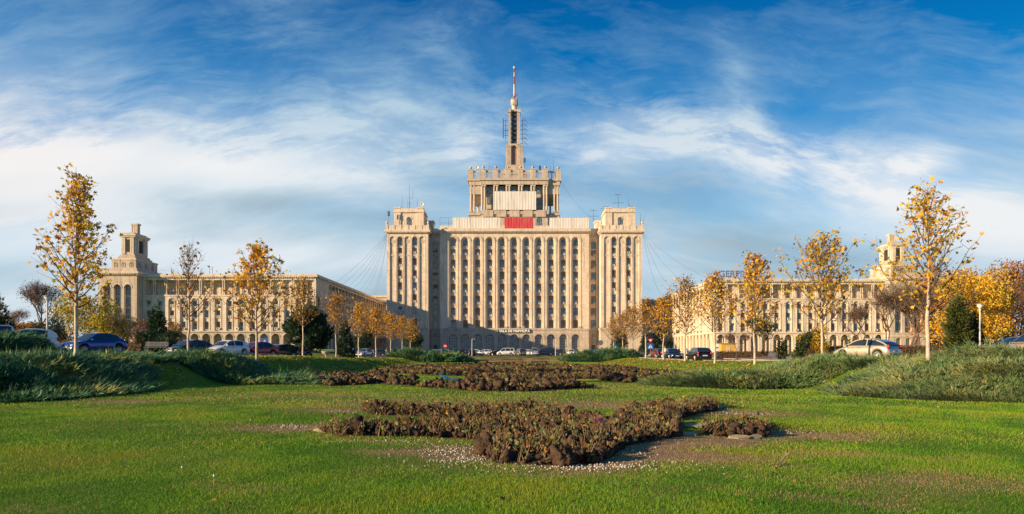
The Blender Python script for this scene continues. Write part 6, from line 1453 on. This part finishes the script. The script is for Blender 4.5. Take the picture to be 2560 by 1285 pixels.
def cable(p, q_, sag, label, grp, r_=.035):
    mb = MB(); p = Vector(p); q_ = Vector(q_); mb.tube([p.lerp(q_, t)-Vector((0, 0, sag*4*t*(1-t))) for t in np.linspace(0, 1, 13)], r_, 3); tag(mb.build('cable', CAB), label, 'cable', grp)
rc_ = random.Random(5)
for k in range(8): cable((XC-45.7, YF-2.5+k*.1, 43.6-k*.05), (-53.5-rc_.uniform(0, 2), 222+k*8.5, 22.0), 1.2+.5*k, 'thin black cable sagging from the left tower cornice to the left wing roof', 'cables fanning to the left wing roof', .028)
for k in range(4): cable((XC+45.9, YF-2.5, 43.9), (59.5, 212+k*22, 22.0), 2+1.3*k, 'thin black cable sagging from the right tower cornice to the right wing roof', 'cables fanning to the right wing roof')
cable((XC+17.2, YF+UY, 65), (rc-7.8, YF+10, 50.5), 1.8, 'single cable from the crown cornice down to the right turret', None)

# ------------------------------------------------------------------ small things on the lawn
SLAB = mat('yellow_slab', (.34, .29, .18), .9, n=mottled((.40, .34, .22), (.26, .23, .14), 6, 5, .3))
def slab(px, py, L, W_, th, rz, tilt, label):
    x, y = G(px, py); q = MB(); r = random.Random(px); n = 7
    ring = [(L/2*math.cos(2*math.pi*k/n)*r.uniform(.75, 1.1), W_/2*math.sin(2*math.pi*k/n)*r.uniform(.75, 1.1)) for k in range(n)]
    q.loft([[(a, b, z) for a, b in ring] for z in (0, th)]); o = q.build('stone_slab', SLAB, None, (x, y, H(x, y)+.005)); o.rotation_euler = (tilt, 0, rz); tag(o, label, 'stone', 'broken edging slabs')
slab(806, 1076, .62, .22, .05, -.7, .35, 'long yellowish slab edging the left tip of the near bed'); slab(1765, 1066, 1.1, .5, .05, .1, .12, 'largest flat slab behind the small right bed'); slab(1716, 1090, .62, .18, .06, 0, .3, 'slab at the left end of the small right bed')
slab(1424, 1160, .26, .2, .1, .5, .5, 'small pale stone at the front tip of the near bed'); slab(1850, 1096, .5, .2, .05, .1, .3, 'slab along the front of the small right bed'); slab(1915, 1076, .4, .35, .06, 1.0, .4, 'slab at the right end of the small right bed'); slab(1890, 1094, .32, .16, .06, .5, .5, 'small wedge stone near the right end of the small bed')
slab(1790, 1020, .9, .4, .05, .6, .25, 'grey slab at the tip of the upper right arm of the bed')
x, y = G(1122, 958, -.5); q = MB(); q.add([(-.55, 0, .45), (-.1, -.1, .32), (.45, -.15, .12), (.6, 0, 0), (.1, .15, .10), (-.3, .1, .25)], [(0, 1, 5), (1, 2, 4, 5), (2, 3, 4)]); tag(q.build('plastic_sheet', mat('blue_plastic', (.01, .20, .55), .4), None, (x, y, H(x, y)+.2)), 'bright blue scrap of plastic lying on the middle soil bed', 'litter')
x, y = G(1498, 1092); q = MB(); q.add([(-.14, 0, .10), (-.02, -.05, .06), (.13, -.03, 0), (.14, .05, .03), (.0, .07, .10)], [(0, 1, 4), (1, 2, 3, 4)]); tag(q.build('wrapper', mat('pink_plastic', (.60, .03, .20), .4), None, (x, y, H(x, y)+.30)), 'pink wrapper lying on the nearest soil bed', 'litter')
x, y = G(1955, 1165); q = MB(); q.tube([(-.16, -.2, .02), (-.03, 0, .05), (.10, .12, .14), (.14, .2, .2)], [.012, .014, .012, .006], 5); q.tube([(.10, .12, .14), (.16, .10, .19)], [.01, .005], 4); tag(q.build('twig', mat('dry_twig', (.32, .22, .15), .9), None, (x, y, H(x, y))), 'dry forked twig lying on the right lawn', 'twig')
for i, (px, py, lb) in enumerate([(455, 1186, 'white dandelion clock on the lower left lawn, upper one'), (535, 1214, 'white dandelion clock nearest the left bottom'), (768, 1015, 'white dandelion clock on the lawn left of the upper soil arm')]):
    x, y = G(px, py); rt = empty('dandelion', (x, y, H(x, y))); tag(rt, lb, 'dandelion', 'dandelion clocks'); q = MB(); q.tube([(0, 0, 0), (0, 0, .12)], .004, 4); q.build('stem', L_GRN, rt); q = MB(); q.smooth = True; ell(q, (0, 0, .135), .015, .015, .015); q.build('seed_head', SWH, rt)
